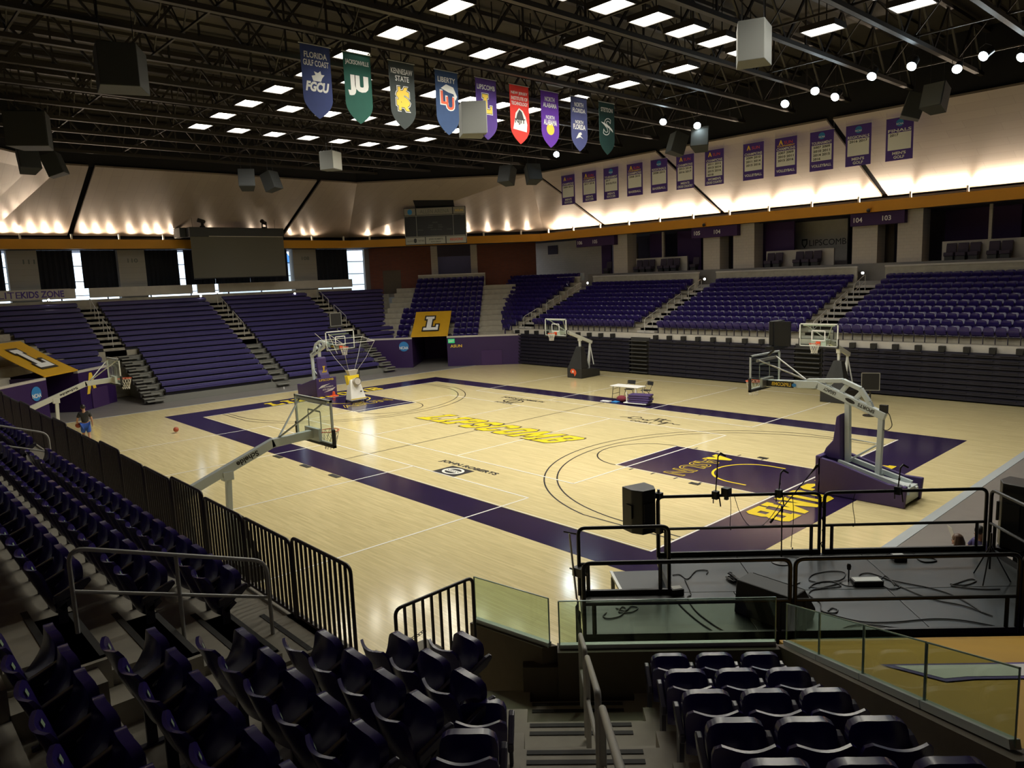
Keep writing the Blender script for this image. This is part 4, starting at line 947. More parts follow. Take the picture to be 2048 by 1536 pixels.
# near left section, rows behind the railing (facing the court, +y)
for k in range(4):
    y = -18.52-DD*k; z = Z0+DZ*k; n = 0
    nmax = (34, 32, 22, 12)[k]
    for i in range(nmax):
        x = 16.55-SW*i
        if 5.5 < x < 6.9: continue
        n += 1
        put_seat(S0, (x,y,z), 0, f'purple stadium seat left of the aisle rail, {ORD[k]} row from the fence, {ORD[n-1]} along', 'purple seats left of the court')
# near corner wedge
XS = [18.9,18.75,18.55,18.35,18.2,17.95,17.95]
for k in range(7):
    y = -17.14-0.68*k; z = wz(k); n = 0; x = XS[k]+.22
    while x+y < (1.62 if k < 2 else 1.3)*H2:
        n += 1
        put_seat(S0, (x,y,z), 0, f'dark purple corner seat by the bar gate, {ORD[k]} row, {ORD[n-1]} from the aisle rail', 'purple seats of the near corner wedge')
        x += SW
# block right of the stairs, and the odd seats left of them (facing the stage)
rzd = math.atan2(-1, -1)+PI/2 - PI/2
dv = Vector((-1/H2, 1/H2, 0)); rzd = math.atan2(dv.y, dv.x)-PI/2
for k in range(5):
    s = 24.95+DS*k; z = ZR+DR*k
    for i in range(3):
        put_seat(SE if i == 0 else S0, ws(s, 3.70+SW*i, z), rzd, f'dark seat right of the stair handrail, {ORD[k]} row from the glass, {ORD[i]} from the stairs', 'seats right of the stairs')
        if i == 0 and k == 0: pass
    if k in (2, 3, 4): put_seat(S0, ws(s+.1, 1.78, z), rzd, f'single dark seat left of the stairs, level with the {ORD[k]} row opposite', 'single seats left of the stairs')
# front rows of the right hand stand: seats that still show one by one
SEC = [(-16.0,-6.05),(-4.4,5.35),(7.0,16.85),(18.4,23)]
def row_x(a, b):
    n = int((b-a)/SW); x0 = (a+b)/2-(n-1)*SW/2
    return [x0+SW*i for i in range(n)]
LIMIT = 298
done = set()
for k in range(3):
    for si in (2, 1, 0):
        secn = ('leftmost','middle','rightmost')[si]
        for i, x in enumerate(row_x(*SEC[si])):
            if NSEAT >= LIMIT or x > 17: continue
            done.add((k, si, i))
            put_seat(S1, (x, Y0+DD*k+.5, Z0+DZ*k), PI, f'glossy purple seat across the court, {ORD[k]} row, {ORD[i]} from left, {secn} section', 'front rows of seats across the court')
# every smaller seat further back: one mass
mb = MB()
def far_seat(x, y, z, rz):
    mb.X = Matrix.Translation((x,y,z)) @ Matrix.Rotation(rz, 4, 'Z')
    mb.shell(back_fn, 4, 3, (0,-.03,0)); mb.shell(pan_fn, 4, 3, (0,-.07,0)); mb.box(.235,.265,-.03,.05,0,.6)
for k in range(10):
    for si in range(4):
        for i, x in enumerate(row_x(*SEC[si])):
            if (k, si, i) in done: continue
            far_seat(x, Y0+DD*k+.5, Z0+DZ*k, PI)
for k in range(13):
    y = 17.2+0.68*k; x = -17.5-.35
    while x > -1.6-y+.45: far_seat(x, y, wz(k)+.11*k, PI); x -= SW
rzf = math.atan2(-1, 1)-PI/2
for k in range(12):
    s = 24.8+.8*k; zt = 1.6+.4*k
    t = 3.0
    while t < 9.4-.07*k:
        if not (k < 3 and 4.75 < t < 8.1):
            p = ws(s, t, zt, -1, -1); far_seat(p.x, p.y, p.z, rzf)
        t += SW
mb.X = Matrix.Identity(4)
o = mb.build('stadium_seats', 'seat', None, smooth=True); tag(o, 'massed purple plastic seats of the upper rows and far corner across the court', 'stadium seats', None, 'stuff')
# left section: the rows past those built one by one
mb = MB()
for k in range(4):
    y = -18.52-DD*k; z = Z0+DZ*k; nmax = (34, 32, 22, 12)[k]
    for i in range(nmax, 66):
        x = 16.55-SW*i
        if 5.5 < x < 6.9 or -6 < x < -4.5: continue
        far_seat(x, y, z, 0)
mb.X = Matrix.Identity(4)
o = mb.build('stadium_seats', 'seat', None, smooth=True); tag(o, 'distant purple seats behind the far end of the court railing at left', 'stadium seats', None, 'stuff')
# ------------------------------------------------------------------ benches of the far end stand
AIS = [-8.25, 0.35, 8.6]
def bench(x, y0, y1, z, label, group):
    o = thing('bleacher_bench', label, 'bleacher bench', (x,y0,z), 0, group); L = y1-y0
    mb = MB(); mb.prism([(.02,0,.20),(.02,0,.37),(-.05,0,.42),(-.28,0,.42),(-.32,0,.47),(-.34,0,.46),(-.30,0,.37),(-.04,0,.34),(-.03,0,.20)], (0,L,0)); mb.build('seat_plank', 'bench', o, bevel=.01)
    mb = MB(); mb.box(-.2,-.16,.02,L-.02,0,.38); mb.build('support_web', 'dark_tier', o)
for k in range(17):
    if k < 8: x = FX-.02+FD*k; z = FZ0+FDZ*k
    else: x = FX2+FD2*(k-8); z = FZ0+FDZ*k
    x = -(x+.20); zz = z
    if k < 8: spans = ((-7.0,-.25,'left of the middle aisle'),(.95,8.0,'right of the middle aisle'))+(((-10.4-.3*k,-9.35,'left of the first aisle'),(9.35,10.2+.3*k,'right of the third aisle')) if k > 4 else ())
    else:
        q = k-8; spans = ((-12.0-.4*q,-8.9,'left of the first aisle'),(-7.6,-.3,'between first and middle aisles'),(1.0,7.95,'between middle and third aisles'),(9.2,12.0+.42*q,'right of the third aisle'))
    for y0, y1, wh in spans: bench(x, y0, y1, zz, f'purple bleacher bench of the end stand, {ORD[k]} row up, {wh}', 'end stand bleacher benches')
# open tread edges at the sides of the telescopic rows, and aisle steps
mb = MB(); db = MB()
for k in range(8):
    x = -(FX+FD*k); z = FZ0+FDZ*k
    for y0, y1 in ((-8.3,-7.1),(-.2,.9),(8.1,9.3)):
        mb.box(x-.34, x+.03, y0, y1, z-.06, z); mb.box(x+.0, x+.3, y0+.1, y1-.1, z-.21, z-.15)
        db.box(x-.1, x-.02, y0, y1, z-.3, z-.06)
o = struct('floor_bleacher_steps', mb, 'tier'); db.build('dark_riser', 'nosing', o)
mb = MB()
for y in AIS:
    for k in range(18):
        x = -(FX2+FD2/2*k); mb.box(x-FD2/2-.01, x, y-.62, y+.62, 2.6, FZ0+FDZ*8+FDZ/2*k)
struct('floor_end_aisles', mb, 'concrete')
mb = MB()
for ax in AX:
    for k in range(20):
        y = Y0+DD/2*k; mb.box(ax-.7, ax+.7, y, y+DD/2+.01, 2.3, Z0-DZ/2+DZ/2*(k+1))
struct('floor_right_aisles', mb, 'concrete_lt')
mb = MB()
for ax in (6.15, 17.2, -5.2):
    for k in range(18):
        y = -(Y0+DD/2*k); mb.box(ax-.65, ax+.65, y-DD/2-.01, y, 2.3, Z0+DZ/2*k)
    mb.box(ax-.65, ax+.65, -18.0, -17.6, 2.3, 2.66)
nb = MB()
for k in range(10):
    y = -(Y0+DD/2*(k+1)); z = Z0+DZ/2*(k+1)
    nb.box(16.6, 17.8, y-.06, y, z, z+.006)
o = struct('floor_left_aisles', mb, 'concrete'); nb.build('dark_nosing_strip', 'nosing', o)
# retracted dark bleachers under the right hand stand
for i, (x0, x1, wh) in enumerate(((-17.4,-6.0,'nearest the far corner'),(-4.4,5.4,'in the middle of the sideline'),(7.0,16.9,'behind the nearest right hand hoop'),(18.3,24,'at the right hand edge'))):
    o = thing('retracted_bleacher', f'closed dark purple bleacher boards under the right hand seats, {wh}', 'bleacher', ((x0+x1)/2,17.2,0), 0, 'closed bleachers along the sideline')
    h = (x1-x0)/2
    mb = MB(); mb.box(-h,h,.2,.4,0,2.3); mb.build('back_board', 'nosing', o)
    for k in range(9):
        z = .08+.255*k; mb = MB(); mb.box(-h,h,-.02+.012*k,.3,z,z+.13); mb.box(-h,h,.06+.012*k,.3,z+.13,z+.2)
        for q in range(int(2*h)): mb.box(-h+q+.1,-h+q+.85,-.05+.012*k,0,z+.1,z+.16)
        mb.build('tier_board', 'dark_tier', o)
    for q in range(int(2*h/1.05)): mb = MB(); mb.box(-h+.3+1.05*q,-h+.55+1.05*q,.1,.36,2.3,2.58); mb.build('top_bracket', 'black', o)
for ax in (-5.2, 6.15, 17.6):
    mb = MB()
    for k in range(9): z = .12+.255*k; mb.box(ax-.72, ax+.72, 17.12, 17.4, z, z+.05)
    mb2 = MB(); mb2.box(ax-.75, ax+.75, 17.4, 17.5, 0, 2.4)
    o = struct('wall_aisle_end_'+{-5.2:'middle',6.15:'third',17.6:'fourth'}[ax], mb2, 'nosing'); mb.build('pale_step_edge', 'dim_edge', o)
# ------------------------------------------------------------------ railings
def aisle_rail(ax, y0, y1, z0, slope, sgn, label, m='rail', h=.92):
    "tube rail up an aisle: y0 low end, y1 high end"
    o = thing('aisle_rail', label, 'handrail', (ax,y0,z0), 0, 'tubular aisle handrails'); L = (y1-y0); n = 2 if abs(L) < 2.5 else 3
    top = lambda t: Vector((0, L*t, h+slope*abs(L)*t)); bot = lambda t: Vector((0, L*t, slope*abs(L)*t-.05))
    mb = MB(); mb.tube(fillet([bot(0), top(0), top(1), bot(1)], .16, 5), .022, 8); mb.build('top_rail', m, o, smooth=True)
    mb = MB(); mb.tube([top(0)-Vector((0,0,.42)), top(1)-Vector((0,0,.42))], .018, 8); mb.build('mid_rail', m, o, smooth=True)
    for q in range(1, n):
        mb = MB(); mb.tube([bot(q/n), top(q/n)], .02, 8); mb.build('post', m, o, smooth=True)
    return o
sl = DZ/DD
aisle_rail(17.15,-18.15,-20.0,2.72,sl,-1,'grey tubular handrail standing in the aisle beside the near corner seats')
aisle_rail(6.2,-18.15,-20.0,2.72,sl,-1,'grey tubular handrail at the left edge between the seat sections')
ordn = ['first','second','third']
for i, ax in enumerate(AX[:3]):
    for q, (a, b) in enumerate(((17.9,19.6),(20.4,22.1),(22.9,24.5))):
        aisle_rail(ax, a, b, Z0+sl*(a-17.9), sl, 1, f'grey handrail in the {ordn[i]} aisle of the right hand stand, {("lowest","middle","topmost")[q]} of its three', 'rail')
for i, y in enumerate(AIS):
    for q in range(2):
        x0 = -(FX2+.5+2.6*q); o = thing('aisle_rail', f'thin grey handrail in the {ordn[i]} aisle of the end stand, {("lower","upper")[q]} one', 'handrail', (x0,y,FZ0+FDZ*8+.5*(.5+2.6*q)), 0, 'tubular aisle handrails')
        mb = MB(); mb.tube(fillet([(0,0,0),(0,0,.9),(-1.8,0,1.8),(-1.8,0,.9)], .12), .022, 6); mb.build('top_rail', 'rail', o)
        mb = MB(); mb.tube([(-.9,0,.4),(-.9,0,1.35)], .02, 6); mb.build('post', 'rail', o)
# handrail down the stairs in front of the camera
zs = lambda s: ZR-0.17+DR/DS*(s-SR)
hr = thing('stair_handrail', 'pale tubular handrail down the middle of the stairs towards the glass wall', 'handrail', ws(24.6,2.72,zs(24.6)))
def hp(s, h): p = ws(s,2.72,zs(s)+h)-ws(24.6,2.72,zs(24.6)); return p
for a, b in ((24.45,25.6),(26.0,27.6),(28.0,29.6)):
    mb = MB(); mb.tube(fillet([hp(a,0),hp(a,.95),hp(b,.95),hp(b,0)], .1), .026, 10); mb.build('top_rail', 'rail', hr, smooth=True)
    mb = MB(); mb.tube([hp(a,.5),hp(b,.5)], .02, 8); mb.build('mid_rail', 'rail', hr, smooth=True)
# bar fence along the edge of the left stand
def fence_panel(name, label, p0, p1, z0, h, nb_, group, m='fence'):
    p0, p1 = Vector((*p0,0)), Vector((*p1,0)); o = thing(name, label, 'railing', (p0.x,p0.y,z0), 0, group); d = p1-p0; L = d.length; d.normalize()
    mb = MB(); mb.tube(fillet([Vector((0,0,0)), Vector((0,0,h)), d*L+Vector((0,0,h)), d*L], .09, 5), .021, 8); mb.tube([Vector((0,0,.08)), d*L+Vector((0,0,.08))], .018, 6); mb.build('rail_frame', m, o, smooth=True)
    for i in range(1, nb_):
        q = d*(L*i/nb_); mb = MB(); mb.box(q.x-.013,q.x+.013,q.y-.013,q.y+.013,.08,h-.01); mb.build('baluster', m, o)
    return o
for i in range(24):
    x1 = 18.1-1.40*i; 
    dz = -.0 if i % 3 else .06
    fence_panel('railing_panel', f'dark bar railing panel along the left court edge, {ORD[i]} from the bar gate', (x1-1.34,-17.66), (x1,-17.66), 2.62, 1.0+dz, 12 if i < 12 else 9, 'bar railing panels')
g0 = fence_panel('bar_gate', 'dark vertical bar gate with a chain between the railing and the glass wall', (18.1,-17.15), (18.05,-16.0), 1.9, 1.13, 9, None)
mb = MB()
for i in range(9):
    c = Vector((-.03,.02+.045*i,.72-.02*math.sin(i*.4))); mb.tube([c+Vector((0 if i%2 else .012*math.cos(a), .03*math.cos(a) if i%2 else .03*math.cos(a), .014*math.sin(a))) for a in [2*PI*k/8 for k in range(8)]], .004, 4, closed=True)
mb.build('chain', 'black', g0)
# glass on the corner walls
def glass(label, a, b, z0, h0, h1):
    a, b = Vector(a), Vector(b); z0 = a.z; o = thing('glass_panel', label, 'glass panel', (a.x,a.y,z0), 0, 'frameless glass panels of the corner wall'); d = b-a; n = Vector((-d.y,d.x,0)).normalized()*.014
    dz = b.z-a.z
    mb = MB(); mb.prism([(0,0,.03), d+Vector((0,0,.03)), d+Vector((0,0,h1)), (0,0,h0)], n); gp = mb.build('glass_pane', 'rail_glass', o)
    mb = MB(); mb.beam(Vector((0,0,h0))+n/2, d+Vector((0,0,h1))+n/2, .015, .01); mb.beam(n/2, Vector((0,0,h0))+n/2, .015, .01); mb.beam(d+n/2, d+Vector((0,0,h1))+n/2, .015, .01); mb.build('polished_edge', 'glass_edge', gp)
    mb = MB(); mb.beam(n/2+Vector((0,0,.02)), d+n/2+Vector((0,0,.02)), .07, .06); mb.build('base_channel', 'grey_metal', o)
glass('clear glass panel on the wall between the bar gate and the stairs', (17.47,-15.52,WT), (18.66,-15.33,WT), WT, .62, .62)
glass('wide clear glass panel on the corner wall in front of the stage', ws(24.08,2.48,WT), ws(24.08,5.08,WT), WT, .60, .60)
gs = [24.08,25.14,26.2,27.27,28.34]
for i in range(4):
    a, b = ws(gs[i],5.2,WT+.365*(gs[i]-24.08)), ws(gs[i+1]-.02,5.2,WT+.365*(gs[i+1]-.02-24.08)); glass(f'clear glass panel beside the gold canopy, {ORD[i]} back from the corner wall', a, b, 0, .52, .52)
# gold canopies over the corner tunnels
LOW_L = [(0,0),(1,0),(0.93,.26),(.80,.23),(.52,.23),(.52,.82),(.64,.82),(.64,1),(.06,1),(.06,.82),(.2,.82),(.2,.18),(0,.18)]
def canopy(label, sx, sy, slen, z0, z1, lrot, S0_=24.0, T0=5.02, T1=7.88):
    c = ws(S0_,6.45,z0,sx,sy); o = thing('tunnel_canopy', label, 'canopy', c, 0, 'gold tunnel canopies')
    A = ws(S0_,T0,0,sx,sy)-c; B = ws(S0_,T1,0,sx,sy)-c; out = (ws(1,0,0,sx,sy)).normalized(); al = (ws(0,1,0,sx,sy)).normalized()
    for p in (A, B): p.z = 0
    T = out*slen+Vector((0,0,z1-z0)); mb = MB(); n = 10; rows = []
    for i in range(n+1):
        s = i/n; sag = Vector((0,0,-.06*math.sin(PI*s) if lrot else 0)); rows.append((A+T*s+sag, B+T*s+sag))
    for (a, b), (c2, d2) in zip(rows, rows[1:]): mb.hexa([a,b,d2,c2,a+Vector((0,0,.03)),b+Vector((0,0,.03)),d2+Vector((0,0,.03)),c2+Vector((0,0,.03))])
    cc = mb.build('canopy_cloth', 'gold_cloth', o)
    mb = MB(); mb.beam(A, B, .06, .08); mb.build('front_bar', 'gold_cloth', o)
    up = T.normalized(); right = al if (al.cross(up)).z > 0 else -al
    q = T*.5
    for g_, mm, l in ((.09,'black_print' if lrot else 'purple_print',.04),(0,'white_print',.044)): flat('letter_print', grow([(x-.5,y-.5) for x, y in (SLAB_L if lrot else LOW_L)], g_*(1 if lrot else .45)), mm, cc, q if lrot else T*.63+al*.42, right, up, 1.15 if lrot else 1.95, T.length*.55 if lrot else 2.75, lift=l)
canopy('gold canopy with a white L over the tunnel beside the scoreboard corner', -1, -1, 3.1, 2.38, 4.1, True)
canopy('gold canopy with a white L over the tunnel in the left corner', -1, 1, 3.1, 2.38, 4.1, True)
canopy('gold canopy with a purple edged white L in front of the near right seats', 1, 1, 5.0, 1.80, 3.62, False, 23.5, 5.32, 8.55)
# wall marks in the corners
def wallmark(sx, sy, t, z, kind):
    c = ws(23.93,t,z,sx,sy); out = ws(-1,0,0,sx,sy).normalized(); al = ws(0,1,0,sx,sy).normalized(); right = al if al.cross(Vector((0,0,1))).dot(out) > 0 else -al
    o = thing('wall_emblem', {'n':'round blue NCAA disc on the purple corner wall','a':'gold letter A on the purple wall of the left corner','s':'small gold ASUN lettering on the purple wall right of the tunnel'}[kind[0]]+(' beside the left tunnel' if sy > 0 and kind[0]=='n' else ' beside the scoreboard corner tunnel' if kind[0]=='n' else ''), 'emblem', c)
    if kind[0] == 'n':
        flat('emblem_disc', disc(24), 'ncaa_blue', o, (0,0,0), right, (0,0,1), .75, .75, th=.01); text('emblem_lettering', 'NCAA', 'white_print', o, (0,0,-.1), right, (0,0,1), .68, .22, bold=.03, lift=.02)
    elif kind[0] == 'a': flat('emblem_letter', [(-.5,-.5),(-.25,-.5),(0,.0),(.25,-.5),(.5,-.5),(.12,.5),(-.12,.5)], 'gold_print', o, (0,0,0), right, (0,0,1), 1.0, 1.2, th=.01)
    else: text('emblem_lettering', 'ASUN', 'gold_print', o, (0,0,0), right, (0,0,1), .9, .22)
wallmark(-1,-1,8.45,1.65,'n'); wallmark(-1,-1,4.4,1.55,'s'); wallmark(-1,1,4.2,1.6,'n'); wallmark(-1,1,8.9,1.5,'a')
c = ws(23.92,4.75,1.95,-1,-1); o = thing('exit_sign', 'small green lit exit sign on the purple wall right of the far tunnel', 'exit sign', c); al = ws(0,-1,0,-1,-1).normalized()
flat('sign_face', rect(-.25,.25,-.16,.16), 'exit_green', o, (0,0,0), al, (0,0,1), th=.03); text('sign_lettering', 'EXIT', 'white_print', o, (0,0,0), al, (0,0,1), .4, .16, lift=.035)
# small lights at the heads of the aisles
for i, (px, py) in enumerate(((1176,566),(1410,558),(1726,546))):
    p = ony(px,py,25.15); o = thing('aisle_light', f'small lit round lamp at the head of the {ordn[i]} aisle of the right hand stand', 'wall light', p, 0, 'aisle head lamps'); mb = MB(); mb.ball((0,-.06,0), .075, 12); mb.build('lens', 'lamp_dot', o, smooth=True); mb = MB(); mb.box(-.09,.09,-.03,.06,-.09,.09); mb.build('housing', 'black', o)
for i, (px, py) in enumerate(((97,600),(401,592),(589,587))):
    p = onx(px,py,-32.2); o = thing('aisle_light', f'small lit round lamp at the head of the {ordn[i]} aisle of the end stand', 'wall light', p, 0, 'aisle head lamps'); mb = MB(); mb.ball((.06,0,0), .07, 12); mb.build('lens', 'lamp_dot', o, smooth=True); mb = MB(); mb.box(-.08,.03,-.09,.09,-.09,.09); mb.build('housing', 'black', o)
# cameras on the gold band
for i, (px, py) in enumerate(((1738,421),(1409,450))):
    p = ony(px,py,25.9); o = thing('dome_camera', ('small round camera at the right hand part of the gold band' if i == 0 else 'small round camera on the gold band nearer the scoreboard corner'), 'camera', p, 0); mb = MB(); mb.box(-.1,.1,-.02,.1,-.1,.16); mb.build('bracket', 'gold', o); mb = MB(); mb.ball((0,-.08,0), .12, 12); mb.build('dome', 'black', o, smooth=True)
# armchairs in the suites
def armchair():
    t = thing('suite_chair', 'x', 'chair', (0,0,0), 0, 'dark padded suite chairs')
    mb = MB(); mb.box(-.26,.26,-.25,.22,.22,.45); mb.build('seat', 'darkroom', t, bevel=.04)
    mb = MB(); mb.prism([(-.27,.2,.3),(-.27,.32,.98),(-.27,.4,.96),(-.27,.3,.3)], (.54,0,0)); mb.build('backrest', 'darkroom', t, bevel=.03)
    mb = MB(); mb.box(-.22,.22,-.18,.18,0,.25); mb.build('base', 'black', t)
    return t
ch0 = armchair(); cf = True; COLX = [tuple(pxs(Y1, a, b)) for a, b in ((1222,1250),(1402,1435),(1462,1504),(1700,1750),(1790,1840))]
for g_, (a, b, wh) in enumerate(((1212,1248,'left of pale column below sign 106'),(1272,1312,'before the first low white wall'),(1320,1366,'at right end of first white wall'),(1385,1402,'left of column below sign 105'),(1462,1498,'right of column below sign 104'),(1533,1582,'before the purple suite wall'),(1590,1660,'before the wall with the shield'),(1704,1740,'left of door below sign 103'),(1796,1836,'right of door below sign 103'),(1890,1968,'at left of right hand suite wall'),(1975,2048,'at the right edge of the suites'))):
    x0, x1 = ony(a,520,27.2).x, ony(b,520,27.2).x; n = max(2, int((x1-x0)/.62))
    for i in range(n):
        p = (x0+.3+.62*i, 26.95, 6.6)
        if any(ca-.35 < p[0] < cb_+.35 for ca, cb_ in COLX): continue
        lb = f'dark chair {wh}, {ORD[i]} from left'
        if cf: ch0.location = p; ch0['label'] = lb; cf = False
        else: dup(ch0, p, 0, lb)
mb = MB(); mb.box(-17.5, 40, 26.3, 28.4, ZC, 6.6); struct('floor_suite_step', mb, 'floor_grey')
# ================================================================== HOOPS
def rim_parts(o, y, z, m='orange', net=True):
    mb = MB(); mb.tube([(.23*math.cos(2*PI*i/28), y+.38+.23*math.sin(2*PI*i/28), z) for i in range(28)], .011, 8, closed=True); mb.box(-.08,.08,y,y+.15,z-.02,z+.015); mb.box(-.1,.1,y-.01,y+.02,z-.12,z+.06); r = mb.build('rim', m, o, smooth=True)
    if net:
        mb = MB(); n = 12
        prof = [(.228,0),(.20,-.12),(.165,-.25),(.135,-.36),(.14,-.45)]
        for i in range(n):
            for sgn in (1, -1):
                mb.tube([(a*math.cos(2*PI*(i+sgn*.5*q)/n), y+.38+a*math.sin(2*PI*(i+sgn*.5*q)/n), z+b) for q, (a, b) in enumerate(prof)], .006, 4, cap=False)
        mb.build('net', 'net', r)
def board(o, y, z0, frame='white_metal', pad='black_pad', w=.915, h=1.07):
    mb = MB(); mb.box(-w+.03,w-.03,y-.012,y,z0+.03,z0+h-.03); bg = mb.build('backboard_glass', 'glass', o)
    mb = MB(); f = .05
    for a, b, c, d in ((-w,w,z0,z0+f),(-w,w,z0+h-f,z0+h),(-w,-w+f,z0,z0+h),(w-f,w,z0,z0+h)): mb.box(a,b,y-.04,y+.004,c,d)
    mb.build('backboard_frame', frame, o)
    mb = MB(); t = .045; a, b, c, d = -.305,.305,z0+.28,z0+.28+.46
    for q in ((a,b,c-t/2,c+t/2),(a,b,d-t/2,d+t/2),(a-t/2,a+t/2,c,d),(b-t/2,b+t/2,c,d)): mb.box(q[0],q[1],y,y+.004,q[2],q[3])
    mb.build('target_square', 'white_print', bg)
    mb = MB(); mb.box(-w-.03,w+.03,y-.06,y+.03,z0-.06,z0+.015); mb.box(-w-.03,-w+.012,y-.06,y+.03,z0-.06,z0+.38); mb.box(w-.012,w+.03,y-.06,y+.03,z0-.06,z0+.38); mb.build('edge_padding', pad, o, bevel=.015)
def side_hoop(label, loc, rz, m, pad, logo=False):
    "portable side hoop, board at local y=0 facing +y"
    o = thing('portable_hoop', label, 'basketball hoop', loc, rz); board(o, 0, 2.87, m); rim_parts(o, .0, 3.05)
    mb = MB(); mb.beam((0,-.08,3.05),(0,-1.15,3.0),.15,.2); mb.beam((0,-1.08,3.02),(0,-3.35,2.18),.15,.2); mb.build('arm', m, o, bevel=.01)
    mb = MB(); mb.tube([(0,-.95,3.1),(-.6,-.06,3.85)], .022, 8); mb.tube([(0,-.95,3.1),(.6,-.06,3.85)], .022, 8); mb.box(-.75,.75,-.07,-.03,3.83,3.9); mb.box(-.35,.35,-.1,-.02,2.9,3.2); mb.build('brace', m, o)
    mb = MB(); mb.beam((0,-2.2,2.45),(0,-2.3,.55),.12,.12); mb.box(-.09,.09,-2.34,-2.1,2.36,2.56); mb.build('front_post', m, o, bevel=.01)
    mb = MB(); mb.beam((0,-3.2,2.2),(0,-3.0,.4),.1,.1)
    for dx in (-.28, .28): mb.tube([(0,-3.18,2.15),(dx,-3.2,.75)], .03, 8)
    mb.build('rear_post', m, o)
    if logo is not None:
        if logo == 'tall':
            mb = MB(); mb.hexa([(-.62,-1.6,0),(.62,-1.6,0),(.55,-3.5,0),(-.55,-3.5,0),(-.62,-1.6,.65),(.62,-1.6,.65),(.55,-3.5,.45),(-.55,-3.5,.45)]); mb.build('base', pad, o, bevel=.03)
            mb = MB(); mb.hexa([(-.6,-1.62,.62),(.6,-1.62,.62),(.5,-2.5,.62),(-.5,-2.5,.62),(-.2,-2.05,2.0),(.2,-2.05,2.0),(.2,-2.4,2.0),(-.2,-2.4,2.0)]); mb.build('tower_padding', pad, o, bevel=.03)
        else:
            mb = MB(); mb.hexa([(-.45,-1.75,0),(.45,-1.75,0),(.5,-3.6,0),(-.5,-3.6,0),(-.45,-1.75,.35),(.45,-1.75,.35),(.5,-3.6,.4),(-.5,-3.6,.4)]); mb.build('base', pad, o, bevel=.03)
            mb = MB(); mb.hexa([(-.34,-1.72,.33),(.34,-1.72,.33),(.34,-1.82,.33),(-.34,-1.82,.33),(-.16,-2.0,1.5),(.16,-2.0,1.5),(.16,-2.1,1.5),(-.16,-2.1,1.5)]); mb.build('tower_padding', 'black_pad', o, bevel=.015)
            mb = MB(); mb.hexa([(-.30,-1.83,.3),(.30,-1.83,.3),(.2,-2.2,.3),(-.2,-2.2,.3),(-.14,-2.11,1.45),(.14,-2.11,1.45),(.1,-2.2,1.45),(-.1,-2.2,1.45)]); mb.build('tower_channel', 'grey_metal', o)
    mb = MB(); 
    for dx in (-.4,.4): mb.tube([(dx-.03,-3.5,.06),(dx+.03,-3.5,.06)], .06, 10)
    mb.build('wheel', 'black', o)
    return o
hL = side_hoop('pale portable hoop on the near left practice court, its arm sloping back to the railing', (8.45,-13.0,0), 0, 'grey_metal', 'black_pad', 'low')
Vt = (0,-2.2+1.1,2.82); 
def arm_text(o, s, m, side, y, z, ang, w, h, x=.078):
    r = Vector((0, -1 if side > 0 else 1, 0)); 
    d = Vector((0, math.cos(ang), math.sin(ang))); d = -d if side > 0 else d
    n = Vector((side,0,0)); u = n.cross(d); text('arm_lettering', s, m, o, (side*x,y,z), d, u, w, h, bold=.03)
a_ = math.atan2(.84, 2.27)
for sd in (1, -1): arm_text(hL, 'Schelde', 'black_print', sd, -1.75, 2.77, a_ if True else 0, .55, .13)
hF = side_hoop('white portable hoop in the left corner behind the walking person', (-9.0,-12.9,0), 0, 'white_metal', 'black_pad', 'low')
for sd in (1, -1): arm_text(hF, 'Schelde', 'black_print', sd, -1.75, 2.77, a_, .7, .1)
hR = side_hoop('white portable hoop before the closed bleachers, beyond the white folding table', (-7.6,12.0,0), PI, 'white_metal', 'black_pad', 'tall')
flat('bird_emblem', [(-.5,.1),(-.3,.45),(.1,.5),(.45,.25),(.5,-.1),(.2,-.5),(.15,-.2),(-.1,-.1),(-.3,-.15)], 'orange', hR, (.08,-1.595,.36), (-1,0,0), (0,0,1), .55, .5)
flat('bird_eye', disc(12), 'white_print', hR, (.1,-1.59,.42), (-1,0,0), (0,0,1), .12, .16)
hR2 = side_hoop('white portable hoop before the closed bleachers, just behind the big hoop', (9.1,12.2,0), PI, 'white_metal', 'black_pad', 'tall')
